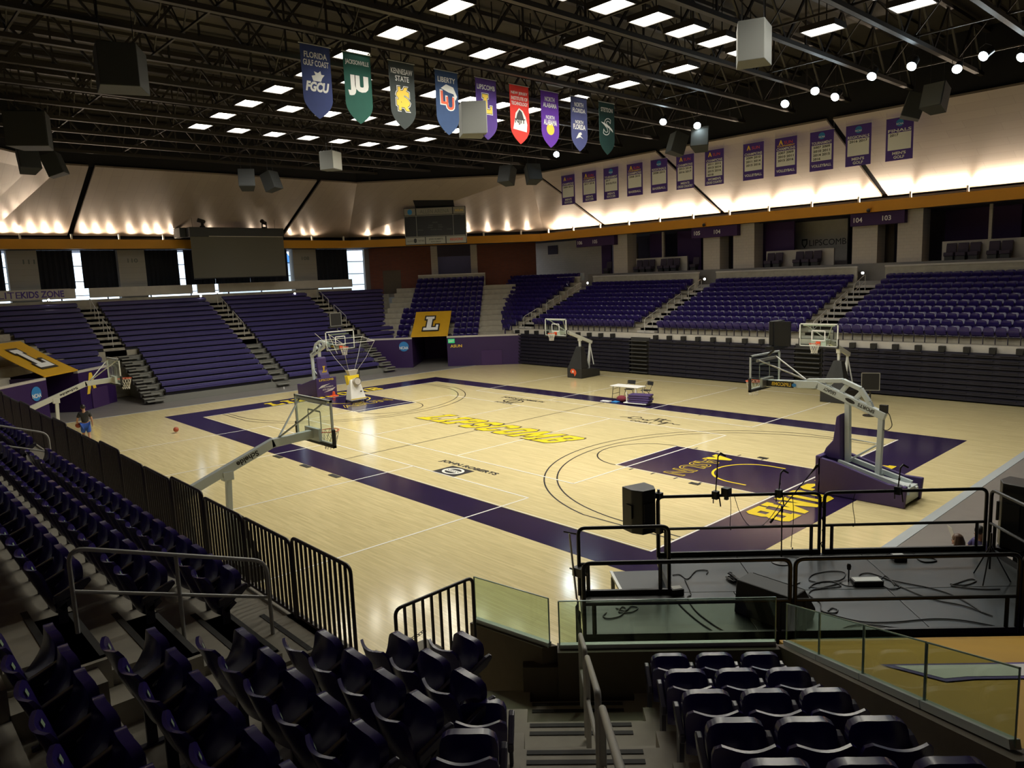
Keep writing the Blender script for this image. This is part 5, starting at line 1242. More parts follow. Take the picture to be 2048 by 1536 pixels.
# --- the two main court hoops, board at local y=0 facing +y
def main_hoop(label, loc, rz, far):
    o = thing('court_hoop', label, 'basketball hoop', loc, rz); arm = 'grey_metal'
    board(o, 0, 2.9, 'grey_metal' if not far else 'white_metal', 'black_pad'); rim_parts(o, 0, 3.05)
    mb = MB()
    mb.beam((0,-.06,3.02),(0,-1.75,3.1),.18,.22); mb.beam((0,-1.7,3.1),(0,-3.65,2.35),.18,.22); mb.build('lower_arm', arm, o, bevel=.012)
    mb = MB(); up = [(0,-1.4,3.2),(0,-2.45,3.28),(0,-2.95,3.08),(0,-3.2,2.72),(0,-3.3,2.5)]
    for a, b in zip(up, up[1:]): mb.beam(a,b,.14,.12)
    for a, b in (((0,-1.95,3.02),(0,-2.15,3.26)),((0,-2.35,2.86),(0,-2.62,3.22)),((0,-2.75,2.7),(0,-3.0,3.0))): mb.beam(a,b,.1,.12)
    mb.build('curved_upper_arm', arm, o, bevel=.01)
    mb = MB(); mb.beam((0,-2.6,2.78),(0,-2.65,.9),.14,.16); mb.build('front_post', arm, o, bevel=.01)
    mb = MB(); mb.beam((0,-3.55,2.4),(0,-3.5,.55),.14,.16); mb.tube([(0,-3.5,1.55),(0,-2.68,.95)], .03, 8); mb.beam((0,-2.7,1.6),(0,-3.5,1.55),.03,.03); mb.build('rear_post', arm, o, bevel=.01)
    mb = MB()
    for dx in (-.3,.3): mb.beam((dx,-2.5,.95),(dx,-4.3,.5),.1,.12)
    mb.beam((-.3,-3.5,.6),(.3,-3.5,.6),.1,.12); mb.tube([(-.15,-3.55,.55),(-.15,-4.4,.5)], .08, 10); mb.tube([(.15,-3.55,.55),(.15,-4.5,.42)], .06, 10); mb.build('lift_frame', arm, o)
    mb = MB()
    for s in (-1, 1):
        mb.prism([(s*.66,-2.05,0),(s*.66,-4.45,0),(s*.66,-4.5,.62),(s*.66,-4.0,.62),(s*.66,-2.5,1.02),(s*.66,-2.05,1.08)], (-s*.12,0,0))
    mb.box(-.66,.66,-2.15,-1.98,0,1.12); mb.build('base_padding', 'purple_pad', o, bevel=.03)
    mb = MB(); mb.box(-.54,.54,-4.4,-2.15,.06,.3); mb.box(-.3,.3,-4.45,-3.9,.3,.5); mb.build('base_chassis', 'grey_metal', o)
    mb = MB()
    P = [(-2.03,1.08),(-2.12,1.3),(-2.32,1.55),(-2.40,2.25),(-2.52,2.35),(-2.56,1.0),(-2.2,1.0)]
    mb.prism([(-.3,y,z) for y, z in P], (.6,0,0)); mb.build('tower_padding', 'purple_pad', o, bevel=.03)
    mb = MB(); mb.tube([(-.55,-.1,3.8),(0,-1.35,3.22)], .022, 8); mb.tube([(.55,-.1,3.8),(0,-1.35,3.22)], .022, 8); mb.box(-.6,.6,-.09,-.04,3.74,3.82); mb.box(-.35,.35,-.12,-.03,2.92,3.2); mb.build('brace', 'steel', o)
    mb = MB(); mb.box(-.45,.45,-.52,-.26,4.12,4.22); mb.tube([(0,-.38,4.15),(0,-.1,3.9)], .04, 8); mb.build('clock_mount', 'black', o)
    mb = MB(); mb.box(-.36,.36,-.46,-.34,4.24,4.98); c = mb.build('shot_clock', 'black', o, bevel=.01)
    mb = MB()
    for q in ((-.37,.37,4.23,4.26),(-.37,.37,4.96,4.99),(-.37,-.34,4.23,4.99),(.34,.37,4.23,4.99)): mb.box(q[0],q[1],-.335,-.328,q[2],q[3])
    mb.build('clock_rim', 'steel', c)
    mb = MB(); mb.box(-.36,-.30,-1.0,-.5,4.24,4.98); mb.build('side_clock', 'black', o) if not far else None
    mb = MB(); mb.tube(fillet([(0,-3.6,2.5),(0,-3.75,2.45),(0,-3.85,2.1),(0,-3.7,1.95),(0,-3.56,2.0)], .1), .012, 6); mb.box(-.06,.06,-3.7,-3.5,2.45,2.68); mb.build('hose', 'black', o)
    for sd in (1, -1):
        e = o
        mb = MB(); mb.box(.092 if sd > 0 else -.1, .1 if sd > 0 else -.092, -1.0, -.12, 2.95, 3.13); mb.build('name_plate', 'black_print', e)
        text('plate_lettering', 'LIPSCOMB', 'gold_print', e, (sd*.102,-.60,3.04), (0,-sd,0), (0,0,1), .62, .11)
        flat('blue_print', disc(14), 'ncaa_blue', e, (sd*.102,-.60+.42*sd,3.04), (0,-sd,0), (0,0,1), .14, .11)
        arm_text(e, 'LEGACY', 'black_print', sd, -2.1, 2.95, math.atan2(.75,1.95), .38, .1, .093); arm_text(e, 'SPORTS', 'black_print', sd, -3.15, 2.55, math.atan2(.75,1.95), .5, .1, .093)
        flat('oval_print', disc(16), 'black_print', e, (sd*.093,-2.7,2.72), Vector((0,-sd*.93,-sd*-.36*-1)), (0,0,1), .3, .12)
    if far:
        text('pad_lettering', 'L', 'gold_print', o, (0,-1.99,1.3), (-1,0,0), (0,0,1), .22, .32, bold=.05) if False else flat('letter_print', [(x-.5,y-.5) for x, y in SLAB_L], 'gold_print', o, (0,-2.12,1.62), (-1,0,0), (0,.15,1), .3, .4)
        text('pad_lettering', 'LIPSCOMB', 'gold_print', o, (0,-1.97,1.0), (-1,0,0), (0,0,1), .95, .13, bold=.02)
        flat('swoosh_print', [(-.5,.0),(-.3,.35),(.2,.5),(-.1,.28),(-.3,.1)], 'white_print', o, (0,-1.97,.5), (-1,0,0), (0,0,1), 1.15, .5)
        flat('swoosh_print', [(.5,.0),(.3,-.35),(-.2,-.5),(.1,-.28),(.3,-.1)], 'white_print', o, (0,-1.97,.5), (-1,0,0), (0,0,1), 1.15, .5)
        text('pad_lettering', 'JOHN ROBERTS', 'white_print', o, (-.02,-1.97,.56), (-1,0,0), (0,0,1), .8, .11); text('pad_lettering', 'AUTO GROUP', 'white_print', o, (0,-1.97,.42), (-1,0,0), (0,0,1), .6, .1)
    mb = MB()
    for dx in (-.5,.5):
        for y in (-4.3,-2.4): mb.tube([(dx-.04,y,.07),(dx+.04,y,.07)], .07, 10)
    mb.build('wheel', 'black', o)
    return o
main_hoop('big hoop beside the stage seen from behind, purple padded base and long grey arm', (13.105,0,0), PI/2, False)
main_hoop('big hoop at the far court end with a purple base behind the shooting machine', (-13.105,0,0), -PI/2, True)
# second shot clock on a stand near the right sideline
P = onz(1735,830); o = thing('shot_clock_stand', 'square shot clock on a black stand near the closed bleachers, right of the big hoop', 'shot clock', (P.x+1.2,11.6,0), math.radians(25))
p2 = ony(1741,762,11.6); o.location = (p2.x,11.6,0)
mb = MB(); mb.box(-.36,.36,-.06,.06,p2.z-.4,p2.z+.36); mb.build('clock_face', 'black', o, bevel=.01)
mb = MB(); zz = p2.z-.02
for q in ((-.37,.37,zz-.39,zz-.36),(-.37,.37,zz+.36,zz+.39),(-.37,-.34,zz-.39,zz+.39),(.34,.37,zz-.39,zz+.39)): mb.box(q[0],q[1],-.068,-.06,q[2],q[3])
mb.build('clock_rim', 'steel', o)
mb = MB(); mb.tube([(0,0,0.05),(0,0,p2.z-.4)], .035, 8); mb.lathe([(.28,0),(.28,.04),(.05,.07)], 16); mb.build('pole', 'black', o)
# ------------------------------------------------------------------ shooting machine under the far hoop
gm = thing('shooting_machine', 'white and yellow ball shooting machine under the far hoop with a collecting net', 'ball machine', (-11.75,-.05,0), math.radians(-90))
mb = MB(); mb.hexa([(-.42,-.4,.12),(.42,-.4,.12),(.5,.35,.12),(-.5,.35,.12),(-.26,-.32,1.2),(.26,-.32,1.2),(.28,.05,1.3),(-.28,.05,1.3)]); mb.build('body', 'white_print', gm, bevel=.04)
mb = MB(); mb.hexa([(-.3,-.42,.95),(.3,-.42,.95),(.3,-.1,.95),(-.3,-.1,.95),(-.38,-.45,1.5),(.38,-.45,1.5),(.38,-.1,1.5),(-.38,-.1,1.5)]); mb.build('yellow_hopper', 'yellow_paint', gm, bevel=.02)
mb = MB(); mb.tube([(0,-.05,1.12),(0,.36,1.2)], [.2,.22], 20, cap=False); mb.tube([(0,-.02,1.12),(0,.34,1.195)], [.17,.19], 20, cap=True); mb.build('ball_chute', 'concrete_lt', gm, smooth=True)
mb = MB(); mb.box(-.5,.5,.355,.37,.2,.24); mb.build('yellow_stripe', 'yellow_paint', gm)
flat('dark_print', disc(12), 'black_print', gm, (-.2,.30,.6), (1,0,0), (0,0,1), .14, .07, lift=.0)
mb = MB()
for dx in (-.42,.42):
    for y in (-.35,.3): mb.tube([(dx-.03,y,.06),(dx+.03,y,.06)], .06, 10)
mb.build('wheel', 'black', gm)
NT = [(-1.25,-1.0,3.55),(1.25,-1.0,3.55),(1.0,.75,3.4),(-1.0,.75,3.4)]; NB = [(-.26,-.38,1.75),(.26,-.38,1.75),(.26,-.1,1.75),(-.26,-.1,1.75)]
mb = MB(); mb.tube(NT, .012, 6, closed=True)
for a, b in zip(NT, NB): mb.tube([a, Vector(a).lerp(Vector(b), .5)+Vector((0,0,-.12)), b], .009, 5)
mb.tube([(1.0,.75,3.4),(1.9,.9,4.0)], .012, 6); mb.tube([(1.25,-1.0,3.55),(1.9,-.6,4.0)], .012, 6); mb.tube([(1.9,.9,4.0),(1.35,.7,2.9)], .012, 6); mb.build('net_frame', 'white_metal', gm)
mb = MB(); n = 9
for f in range(4):
    A, B, C, D = Vector(NT[f]), Vector(NT[(f+1)%4]), Vector(NB[(f+1)%4]), Vector(NB[f])
    for i in range(n+1): mb.tube([A.lerp(B,i/n), D.lerp(C,i/n)], .0035, 3, cap=False)
    for i in range(1, n): mb.tube([A.lerp(D,i/n), B.lerp(C,i/n)], .0035, 3, cap=False)
mb.build('collecting_net', 'black', gm)
mb = MB(); mb.hexa([(-.2,-.36,1.5),(.2,-.36,1.5),(.2,-.12,1.5),(-.2,-.12,1.5),(-.32,-.42,1.8),(.32,-.42,1.8),(.32,-.06,1.8),(-.32,-.06,1.8)]); mb.build('funnel_collar', 'concrete_lt', gm)
mb = MB(); mb.tube([(-.62,-.5,.05),(-.62,-.5,1.7)], .025, 8); mb.tube([(-.62,-.5,1.5),(-.3,-.3,1.6)], .02, 8); mb.lathe([(.14,0),(.14,.05),(.03,.08)], 12, (-.62,-.5,0)); mb.build('side_post', 'black', gm)
P = onz(668,792); mb = MB(); mb.lathe([(.28,0),(.27,.03),(.1,.06),(.07,.26),(.04,.28)], 16); tag(mb.build('training_cone', 'orange', None, smooth=True), 'bright orange training cone on the floor beside the shooting machine', 'cone'); bpy.data.objects['training_cone'].location = P
# balls
def basketball(label, loc):
    o = thing('basketball', label, 'basketball', loc); mb = MB(); mb.ball((0,0,0), .12, 22); mb.build('cover', 'ball', o, smooth=True)
    mb = MB()
    for ax in range(3): mb.tube([Matrix.Rotation(.4,4,'Y') @ Vector([(math.cos(a),math.sin(a),0),(0,math.cos(a),math.sin(a)),(math.cos(a),0,math.sin(a))][ax])*.1195 for a in [2*PI*k/28 for k in range(28)]], .002, 4, closed=True)
    mb.build('seam', 'black', o)
basketball('loose basketball bouncing just above the floor at left of the purple border', onz(352,859,.16))
# ================================================================== STAGE BLOCK
ZS = 1.5
sg = thing('stage_platform', 'dark portable stage deck in front of the corner glass wall', 'stage', ws(21.2,6.5,0))
oo = ws(21.2,6.5,0)
def sw(s, t, z): return ws(s,t,z)-oo
def slab(s0, s1, t0, t1, z0, z1): mb = MB(); mb.prism([sw(s0,t0,z0), sw(s0,t1,z0), sw(s1,t1,z0), sw(s1,t0,z0)], (0,0,z1-z0)); return mb
for s0, s1, t0, t1 in ((21.22,22.72,2.85,5.3),(21.22,22.72,5.31,7.7),(21.22,22.72,7.71,10.1),(19.66,21.21,4.32,5.72),(19.66,21.21,5.73,7.9),(19.66,21.21,7.91,10.1)):
    slab(s0, s1, t0, t1, ZS-.16, ZS).build('deck_panel', 'stage', sg, bevel=.006)
mb = MB()
for s, t in ((22.6,2.95),(22.6,5.3),(22.6,7.7),(22.6,10),(21.3,2.95),(19.75,4.4),(19.75,7.9),(19.75,10)): mb.beam(sw(s,t,0), sw(s,t,ZS-.16), .06, .06)
mb.build('leg_frame', 'black', sg)
mb = MB(); n = 30
P = [(22.74,2.82+7.3*k/n) for k in range(n+1)]
pts = [(21.2,2.80),(22.75,2.80)]
for k in range(n):
    a = sw(22.76+.03*math.sin(k*2.2),2.82+7.3*k/n,0); b = sw(22.76+.03*math.sin((k+1)*2.2),2.82+7.3*(k+1)/n,0); mb.quad(a,b,b+Vector((0,0,ZS-.03)),a+Vector((0,0,ZS-.03)))
for k in range(8):
    a = sw(21.2+1.55*k/8,2.80+.04*math.sin(k*2.5),0); b = sw(21.2+1.55*(k+1)/8,2.80+.04*math.sin((k+1)*2.5),0); mb.quad(a,b,b+Vector((0,0,ZS-.03)),a+Vector((0,0,ZS-.03)))
mb.build('skirt', 'blackmatte', sg)
def guard(label, a, b, h=1.12):
    A, B = ws(*a,ZS), ws(*b,ZS); d = B-A; u = Vector((0,0,1)); o = thing('stage_guardrail', label, 'railing', A, 0, 'black stage guardrails'); L = d.length; e = d/L
    mb = MB(); mb.tube(fillet([Vector((0,0,0)), u*h, d+u*h, d], .12, 6), .030, 10); mb.build('rail_frame', 'black', o, smooth=True)
    mb = MB(); mb.tube([u*.52, d+u*.52], .026, 8); mb.build('mid_rail', 'black', o, smooth=True)
    mb = MB(); mb.beam(u*.04, d+u*.04, .05, .08); mb.build('foot_bar', 'black', o)
    for q in (.14, L-.14): mb = MB(); mb.box(*(lambda p: (p.x-.022,p.x+.022,p.y-.022,p.y+.022))(e*q), .05, .52); mb.build('short_post', 'black', o)
    return o
guard('black tubular guardrail along the front of the stage, beside the left end', (22.70,2.85), (22.70,5.70))
guard('black tubular guardrail along the front of the stage, right of the wedge monitor', (22.70,5.77), (22.70,8.78))
guard('black tubular guardrail along the front of the stage at the right edge of the photo', (22.70,8.84), (22.70,10.1))
guard('short black guardrail behind the left end of the stage, beside the step', (21.24,2.85), (21.24,4.28))
guard('black guardrail on the stage court side, between hanging speaker and big hoop', (19.68,4.34), (19.68,7.20))
guard('black guardrail on the court side of the stage, in front of the big hoop base', (19.68,7.28), (19.68,10.08))
guard('black guardrail across the right end of the stage', (19.75,10.12), (22.6,10.12))
# step unit
P = [onz(1222,1143,1.12), onz(1322,1140,1.12), onz(1338,1180,1.12), onz(1243,1183,1.12)]; c = sum(P, Vector())/4; c.z = 0
o = thing('stage_step', 'low dark step unit beside the left end of the stage', 'step', c)
mb = MB(); mb.prism([p-c-Vector((0,0,.1)) for p in P], (0,0,.1)); mb.build('step_top', 'stage', o, bevel=.008)
mb = MB()
for p in P: q = (p-c)*.94; mb.beam((q.x,q.y,0),(q.x,q.y,1.02),.05,.05)
mb.build('leg_frame', 'black', o)
mb = MB(); mb.beam(P[0]-c+Vector((0,0,.005)), P[3]-c+Vector((0,0,.005)), .05, .02); mb.build('edge_trim', 'steel', o)
# loudspeakers on the stage
def pa(label, loc, rz, w_, d_, h_, horn=True):
    o = thing('stage_loudspeaker', label, 'loudspeaker', loc, rz)
    mb = MB(); mb.prism([(-w_/2,-d_/2,0),(w_/2,-d_/2,0),(w_/2,d_*.1,0),(w_*.28,d_/2,0),(-w_*.28,d_/2,0),(-w_/2,d_*.1,0)], (0,0,h_)); mb.build('cabinet', 'black', o, bevel=.015)
    mb = MB(); mb.box(-w_/2+.03,w_/2-.03,-d_/2-.012,-d_/2,.03,h_-.03); mb.build('grille', 'speaker_dark', o)
    mb = MB(); mb.box(w_/2,w_/2+.03,-.08,.08,h_*.35,h_*.65); mb.build('handle_plate', 'black', o)
    mb = MB(); mb.box(-.12,.12,d_/2,d_/2+.02,h_*.3,h_*.7); mb.build('connector_plate', 'black', o); return o
# clamp mounted speaker at the back left corner
P = ws(19.60,4.30,2.02); pa('black loudspeaker fixed to the back left corner of the stage rail', P+Vector((-.10,-.26,0)), math.radians(255), .5, .46, .80)
o = thing('speaker_clamp_pole', 'steel pole clamped to the rail holding the left stage speaker', 'pole', ws(19.68,4.36,ZS)); mb = MB(); mb.tube([(0,0,0),(0,0,1.26)], .024, 10); mb.build('pole_tube', 'steel', o); mb = MB(); mb.box(-.06,.06,-.06,.06,.45,.6); mb.box(-.06,.06,-.06,.06,1.1,1.2); mb.tube([(0,0,.52),(-.14,-.14,.52)], .02, 6); mb.tube([(0,0,1.15),(-.14,-.14,1.15)], .02, 6); mb.build('clamp', 'black', o)
P = ws(19.85,10.55,1.62); pa('tall black loudspeaker standing at the back right corner of the stage', P, math.radians(170), .62, .55, 1.15)
o = thing('speaker_stand', 'black stand under the right stage loudspeaker', 'stand', (P.x,P.y,0)); mb = MB(); mb.box(-.28,.28,-.28,.28,1.5,1.61); mb.beam((0,0,.04),(0,0,1.5),.1,.1); mb.box(-.35,.35,-.35,.35,0,.05); mb.build('post', 'black', o)
c = onz(1545,1232,ZS); o = thing('wedge_monitor', 'black wedge shaped floor monitor on the stage near the front rail', 'loudspeaker', c, math.radians(-4))
mb = MB(); mb.prism([(-.46,-.30,0),(-.46,.34,0),(-.46,.40,.14),(-.46,.10,.52),(-.46,-.24,.50)], (.92,0,0)); mb.build('cabinet', 'speaker_dark', o, bevel=.02)
mb = MB(); mb.prism([(-.42,.385,.17),(-.42,.125,.50),(-.42,.135,.51),(-.42,.395,.18)], (.84,0,0)); mb.build('grille', 'black', o)
mb = MB(); mb.box(-.49,-.46,-.06,.1,.14,.26); mb.build('handle_plate', 'black', o)
# mic stands
def mic_tip(mb, a, b): a, b = Vector(a), Vector(b); d = (b-a).normalized(); mb.tube([b-d*.02, b+d*.10, b+d*.13, b+d*.17, b+d*.185], [.012,.018,.026,.026,.01], 10)
c = ws(20.05,6.42,ZS); o = thing('microphone_stand', 'black boom microphone stand with a round base on the stage beside the back rail', 'microphone stand', c)
mb = MB(); mb.lathe([(.17,0),(.17,.015),(.05,.03),(.02,.05)], 24); mb.build('round_base', 'black', o, smooth=True)
mb = MB(); mb.tube([(0,0,.03),(0,0,.95)], .012, 8); mb.tube([(0,0,.9),(0,0,1.02)], .02, 8); mb.build('pole', 'black', o)
A = onz(1553,1085,2.0)-c; 
bd = Vector((.35,.34,.62)); bs = Vector((-.14,-.14,-.26)); ctr = Vector((0,0,.98))
mb = MB(); mb.tube([ctr+bs, ctr+bd], .009, 8); mb.tube([ctr+bs*1.0, ctr+bs*.72], .02, 8); mb.build('boom', 'black', o)
mb = MB(); mic_tip(mb, ctr, ctr+bd); mb.build('microphone', 'black', o, smooth=True)
def rail_mic(label, t, dx, hh, i):
    c = ws(19.68,t,ZS+1.12); o = thing('clamp_microphone', label, 'microphone', c, 0, 'microphones clamped to the stage rail')
    mb = MB(); mb.box(-.05,.05,-.05,.05,-.06,.08); mb.tube([(-.06,.02,.0),(-.06,.02,-.16)], .01, 6); mb.tube([(.05,.03,.0),(.07,.05,-.2)], .012, 6); mb.build('clamp', 'black', o)
    tip = Vector((dx,dx,hh)); mb = MB(); mb.tube([(0,0,.05), tip], .011, 8); mb.tube([tip*.45,tip*.55], .018, 8); mb.build('boom', 'black', o)
    mb = MB(); mb.tube([tip, tip+Vector((.03,.03,.05)), tip+Vector((.10,.08,0))], [.018,.022,.018], 8); mb.build('microphone', 'black', o, smooth=True)
rail_mic('long boom microphone clamped on the back stage rail in front of the purple key', 5.37, .03, .72, 0)
rail_mic('short boom microphone clamped on the back stage rail near its middle post', 6.48, .02, .38, 1)
rail_mic('microphone clamped on the back stage rail beside the big hoop base', 8.55, .02, .42, 2)
c = ws(19.68,5.56,ZS+1.12); o = thing('wireless_receiver', 'small black box clamped on the back stage rail beside the long boom microphone', 'receiver box', c); mb = MB(); mb.box(-.07,.07,-.07,.07,-.02,.14); mb.build('case', 'black', o, bevel=.01); mb = MB(); mb.box(-.03,.03,-.03,.03,-.08,-.02); mb.build('clamp', 'black', o)
c = onz(1697,1167,ZS); o = thing('desk_microphone_stand', 'short round based microphone stand standing on the stage among the cables', 'microphone stand', c)
mb = MB(); mb.lathe([(.12,0),(.12,.012),(.03,.03)], 20); mb.build('round_base', 'black', o); mb = MB(); mb.tube([(0,0,.02),(0,0,.26)], .012, 8); mb.build('pole', 'black', o); mb = MB(); mb.tube([(0,0,.24),(0,0,.3),(0,0,.34)], [.03,.035,.02], 10); mb.build('microphone', 'black', o, smooth=True)
def boxy(name, label, cat, loc, rz, sx, sy, sz, m, top=None):
    o = thing(name, label, cat, loc, rz); mb = MB(); mb.box(-sx/2,sx/2,-sy/2,sy/2,0,sz); mb.build('case', m, o, bevel=.008)
    if top: mb = MB(); mb.box(-sx/2+.02,sx/2-.02,-sy/2+.02,sy/2-.02,sz,sz+.006); mb.build('top_plate', top, o)
    return o
D45 = math.radians(45)
boxy('stage_box', 'long low black box with a pale top beside the short microphone stand', 'stage box', onz(1733,1168,ZS), D45, .46, .2, .08, 'black', 'white_metal')
boxy('power_box', 'small black power box with a pale top at the left of the stage', 'power box', onz(1353,1187,ZS), D45+.2, .2, .16, .1, 'black', 'speaker_lt')
o = boxy('di_box', 'small black and silver box near the back rail of the stage', 'stage box', onz(1797,1120,ZS), D45, .22, .17, .09, 'black', 'white_metal')
o = thing('adapter_bundle', 'tangled black cable bundle on the stage near the panel seam', 'cable bundle', onz(1467,1162,ZS)); mb = MB()
for i in range(7): mb.tube([(.12*math.cos(a*1.0+i)*(1+.3*math.sin(3*a+i)), .08*math.sin(a+i*.7)*(1+.2*math.cos(2*a)), .02+.012*i) for a in [2*PI*k/18 for k in range(18)]], .009, 5, closed=True)
mb.box(-.05,.04,-.03,.04,0,.06); mb.build('cable_loops', 'cable', o)
def cable(label, pts, r=.009, z=ZS+.012, closed=False):
    P = [onz(px,py,z) for px, py in pts]; Q = []
    n = len(P)
    for i in range(n-1):
        a, b, c2, d = P[max(i-1,0)], P[i], P[i+1], P[min(i+2,n-1)]
        for k in range(6):
            t = k/6; Q.append(.5*((2*b)+(c2-a)*t+(2*a-5*b+4*c2-d)*t*t+(3*b-a-3*c2+d)*t**3))
    Q.append(P[-1]); c = Q[0].copy(); mb = MB(); mb.tube([q-c for q in Q], r, 6)
    o = mb.build('stage_cable', 'cable', None, smooth=True); o.location = c; return tag(o, label, 'cable', 'black cables on the stage')
cable('coiled black cable lying at the left front of the stage', [(1213,1225),(1206,1232),(1216,1237),(1240,1232),(1252,1218),(1244,1214),(1238,1224),(1262,1224),(1276,1216),(1262,1213),(1250,1222),(1232,1216)])
cable('black cable curving from the left power box to a plug', [(1345,1150),(1360,1149),(1375,1158),(1392,1142),(1415,1141),(1413,1148)])
cable('black cable running from the power box towards the front rail', [(1370,1160),(1382,1188),(1375,1195),(1392,1222),(1425,1248),(1455,1266)])
cable('second black cable running beside the first towards the front rail', [(1350,1198),(1370,1220),(1400,1245),(1432,1266)])
cable('looped black cable beside the wedge monitor', [(1560,1168),(1540,1158),(1518,1160),(1522,1172),(1550,1176),(1580,1172),(1600,1165)])
cable('large loop of black cable behind the short microphone stand', [(1640,1166),(1618,1160),(1628,1148),(1665,1142),(1690,1146),(1680,1160),(1640,1164),(1622,1172),(1640,1176),(1680,1166),(1700,1160)])
cable('second loop of black cable left of the short microphone stand', [(1618,1176),(1630,1166),(1660,1162),(1682,1172),(1650,1176),(1625,1180),(1618,1190),(1640,1205),(1644,1222),(1668,1226),(1676,1220),(1664,1216),(1656,1222)])
cable('black cable loops right of the long stage box', [(1768,1162),(1745,1160),(1720,1154),(1722,1148),(1740,1146),(1770,1156),(1790,1166),(1800,1174),(1780,1178),(1760,1164),(1772,1152),(1790,1170)])
cable('long black cable crossing the stage to the right', [(1770,1158),(1820,1168),(1860,1176),(1900,1188),(1940,1208),(1965,1225)])
cable('lower long black cable crossing the stage to the right', [(1790,1168),(1840,1190),(1880,1202),(1930,1212),(1985,1232)])
cable('black cable sweeping along the front of the stage', [(1642,1222),(1680,1234),(1730,1244),(1790,1244),(1860,1238),(1920,1240),(1990,1252)])
cable('black cable lying close to the front rail right of the monitor', [(1600,1268),(1660,1266),(1700,1252),(1740,1250),(1800,1256),(1880,1260),(1930,1262)])
cable('thin black cable along the foot of the back stage rail', [(1560,1112),(1620,1116),(1660,1112),(1720,1116),(1760,1112),(1800,1104),(1830,1106)], .007)
cable('ring of coiled cable near the back right of the stage', [(1862,1115),(1838,1112),(1836,1118),(1850,1124),(1872,1122),(1866,1116),(1842,1114)], .014)
cable('black cable loops near the right stage tripod', [(1900,1168),(1930,1170),(1952,1162),(1940,1158),(1915,1166),(1905,1172),(1960,1178),(2000,1178)])
def hang(label, t, dz, sway):
    c = ws(19.66,t,ZS+1.1); mb = MB(); mb.tube([(sway*math.sin(k*.5)*.6, sway*k/9, -dz*k/9) for k in range(10)], .006, 5); mb.tube([(sway*.58*0, sway, -dz),(0,sway,-dz-.06)], .012, 6)
    o = mb.build('hanging_cable', 'cable', None, smooth=True); o.location = c; tag(o, label, 'cable', 'cables hanging from the stage rail')
hang('thin black cable hanging straight down from the back stage rail left of the yellow lettering', 5.63, .58, .02)
hang('black cable hanging from the back stage rail beside the middle posts', 6.72, 1.0, .04)
hang('black cable hanging from the stage rail below the big hoop base', 7.82, .55, -.05)
c = ws(19.68,5.7,ZS+1.1); q = ws(19.68,6.6,ZS+1.1)-c
mb = MB(); mb.tube([q*t+Vector((0,0,-.75*math.sin(PI*t**.8)*.8)) for t in [k/12 for k in range(13)]], .006, 5); o = mb.build('hanging_cable', 'cable', None, smooth=True); o.location = c; tag(o, 'black cable drooping in a curve between two microphones on the back stage rail', 'cable', 'cables hanging from the stage rail')
mb = MB(); mb.tube([(.03*math.sin(k*1.9),.03*math.cos(k*1.3),-1.05*k/14) for k in range(15)], .008, 5); o = mb.build('hanging_cable', 'cable', None, smooth=True); o.location = ws(19.7,7.26,ZS+1.1); tag(o, 'black cable wound down the two middle posts of the back stage rail', 'cable', 'cables hanging from the stage rail')
# tripod at the right
c = ws(21.0,9.4,ZS); o = thing('tripod_stand', 'folded black tripod stand at the right end of the stage', 'tripod', c); mb = MB(); mb.tube([(0,0,.2),(0,0,.8)], .015, 8); mb.build('pole', 'black', o)
for a in (.5,2.6,4.7): mb = MB(); mb.tube([(0,0,.6),(.3*math.cos(a),.3*math.sin(a),.01)], .011, 6); mb.build('leg', 'black', o)
o = thing('leaning_stand', 'grey pole stand clamped to the left end of the stage rail', 'stand', ws(21.3,2.85,ZS)); mb = MB(); a = Vector((-.12,-.08,1.05)); mb.tube([(.02,-.1,0), a], .016, 8); mb.build('pole', 'steel', o); mb = MB(); mb.tube([a+Vector((-.12,0,0)), a+Vector((.1,.05,0))], .014, 6); mb.box(-.08,.1,-.08,.06,.36,.5); mb.tube([(-.16,-.05,.45),(.16,.02,.42)], .014, 6); mb.build('clamp', 'black', o)
# ------------------------------------------------------------------ scorer's table across the court
c = Vector((.45,9.0,0)); o = thing('folding_table', 'white topped folding table at the far side of the court', 'table', c, math.radians(4))
mb = MB(); mb.box(-.88,.88,-.38,.38,.71,.75); mb.build('tabletop', 'white_print', o, bevel=.012)
for sx in (-1, 1):
    mb = MB(); x = sx*.72
    if sx < 0: mb.tube([(x,-.3,.71),(x-.06,-.33,0)], .016, 8); mb.tube([(x,.3,.71),(x-.06,.33,0)], .016, 8); mb.tube([(x-.03,-.31,.3),(x-.03,.31,.3)], .012, 6); mb.tube([(x,-.3,.55),(x+.3,0,.7)], .01, 6); mb.build('leg', 'black', o)
    else: mb.box(x-.03,x+.03,-.34,-.28,0,.71); mb.box(x-.03,x+.03,.28,.34,0,.71); mb.box(x-.02,x+.02,-.28,.28,.25,.29); mb.build('leg', 'white_print', o)
def fold_chair(label, loc, rz):
    o = thing('folding_chair', label, 'chair', loc, rz); m = 'black'
    mb = MB(); mb.box(-.21,.21,-.18,.22,.43,.46); mb.build('seat', m, o, bevel=.01)
    mb = MB(); mb.shell(lambda u, v: (.22*u, -.26-.05*v-.03*(1-u*u), .68+.2*v), 8, 3, (0,-.02,0)); mb.build('backrest', m, o, smooth=True)
    for s in (-1, 1): mb = MB(); mb.tube([(s*.23,.24,0),(s*.23,-.3,.86)], .013, 6); mb.tube([(s*.21,-.3,0),(s*.21,.16,.45)], .013, 6); mb.build('leg', m, o)
    mb = MB(); mb.tube([(-.23,.17,.12),(.23,.17,.12)], .01, 6); mb.tube([(-.21,-.2,.12),(.21,-.2,.12)], .01, 6); mb.build('stretcher', m, o)
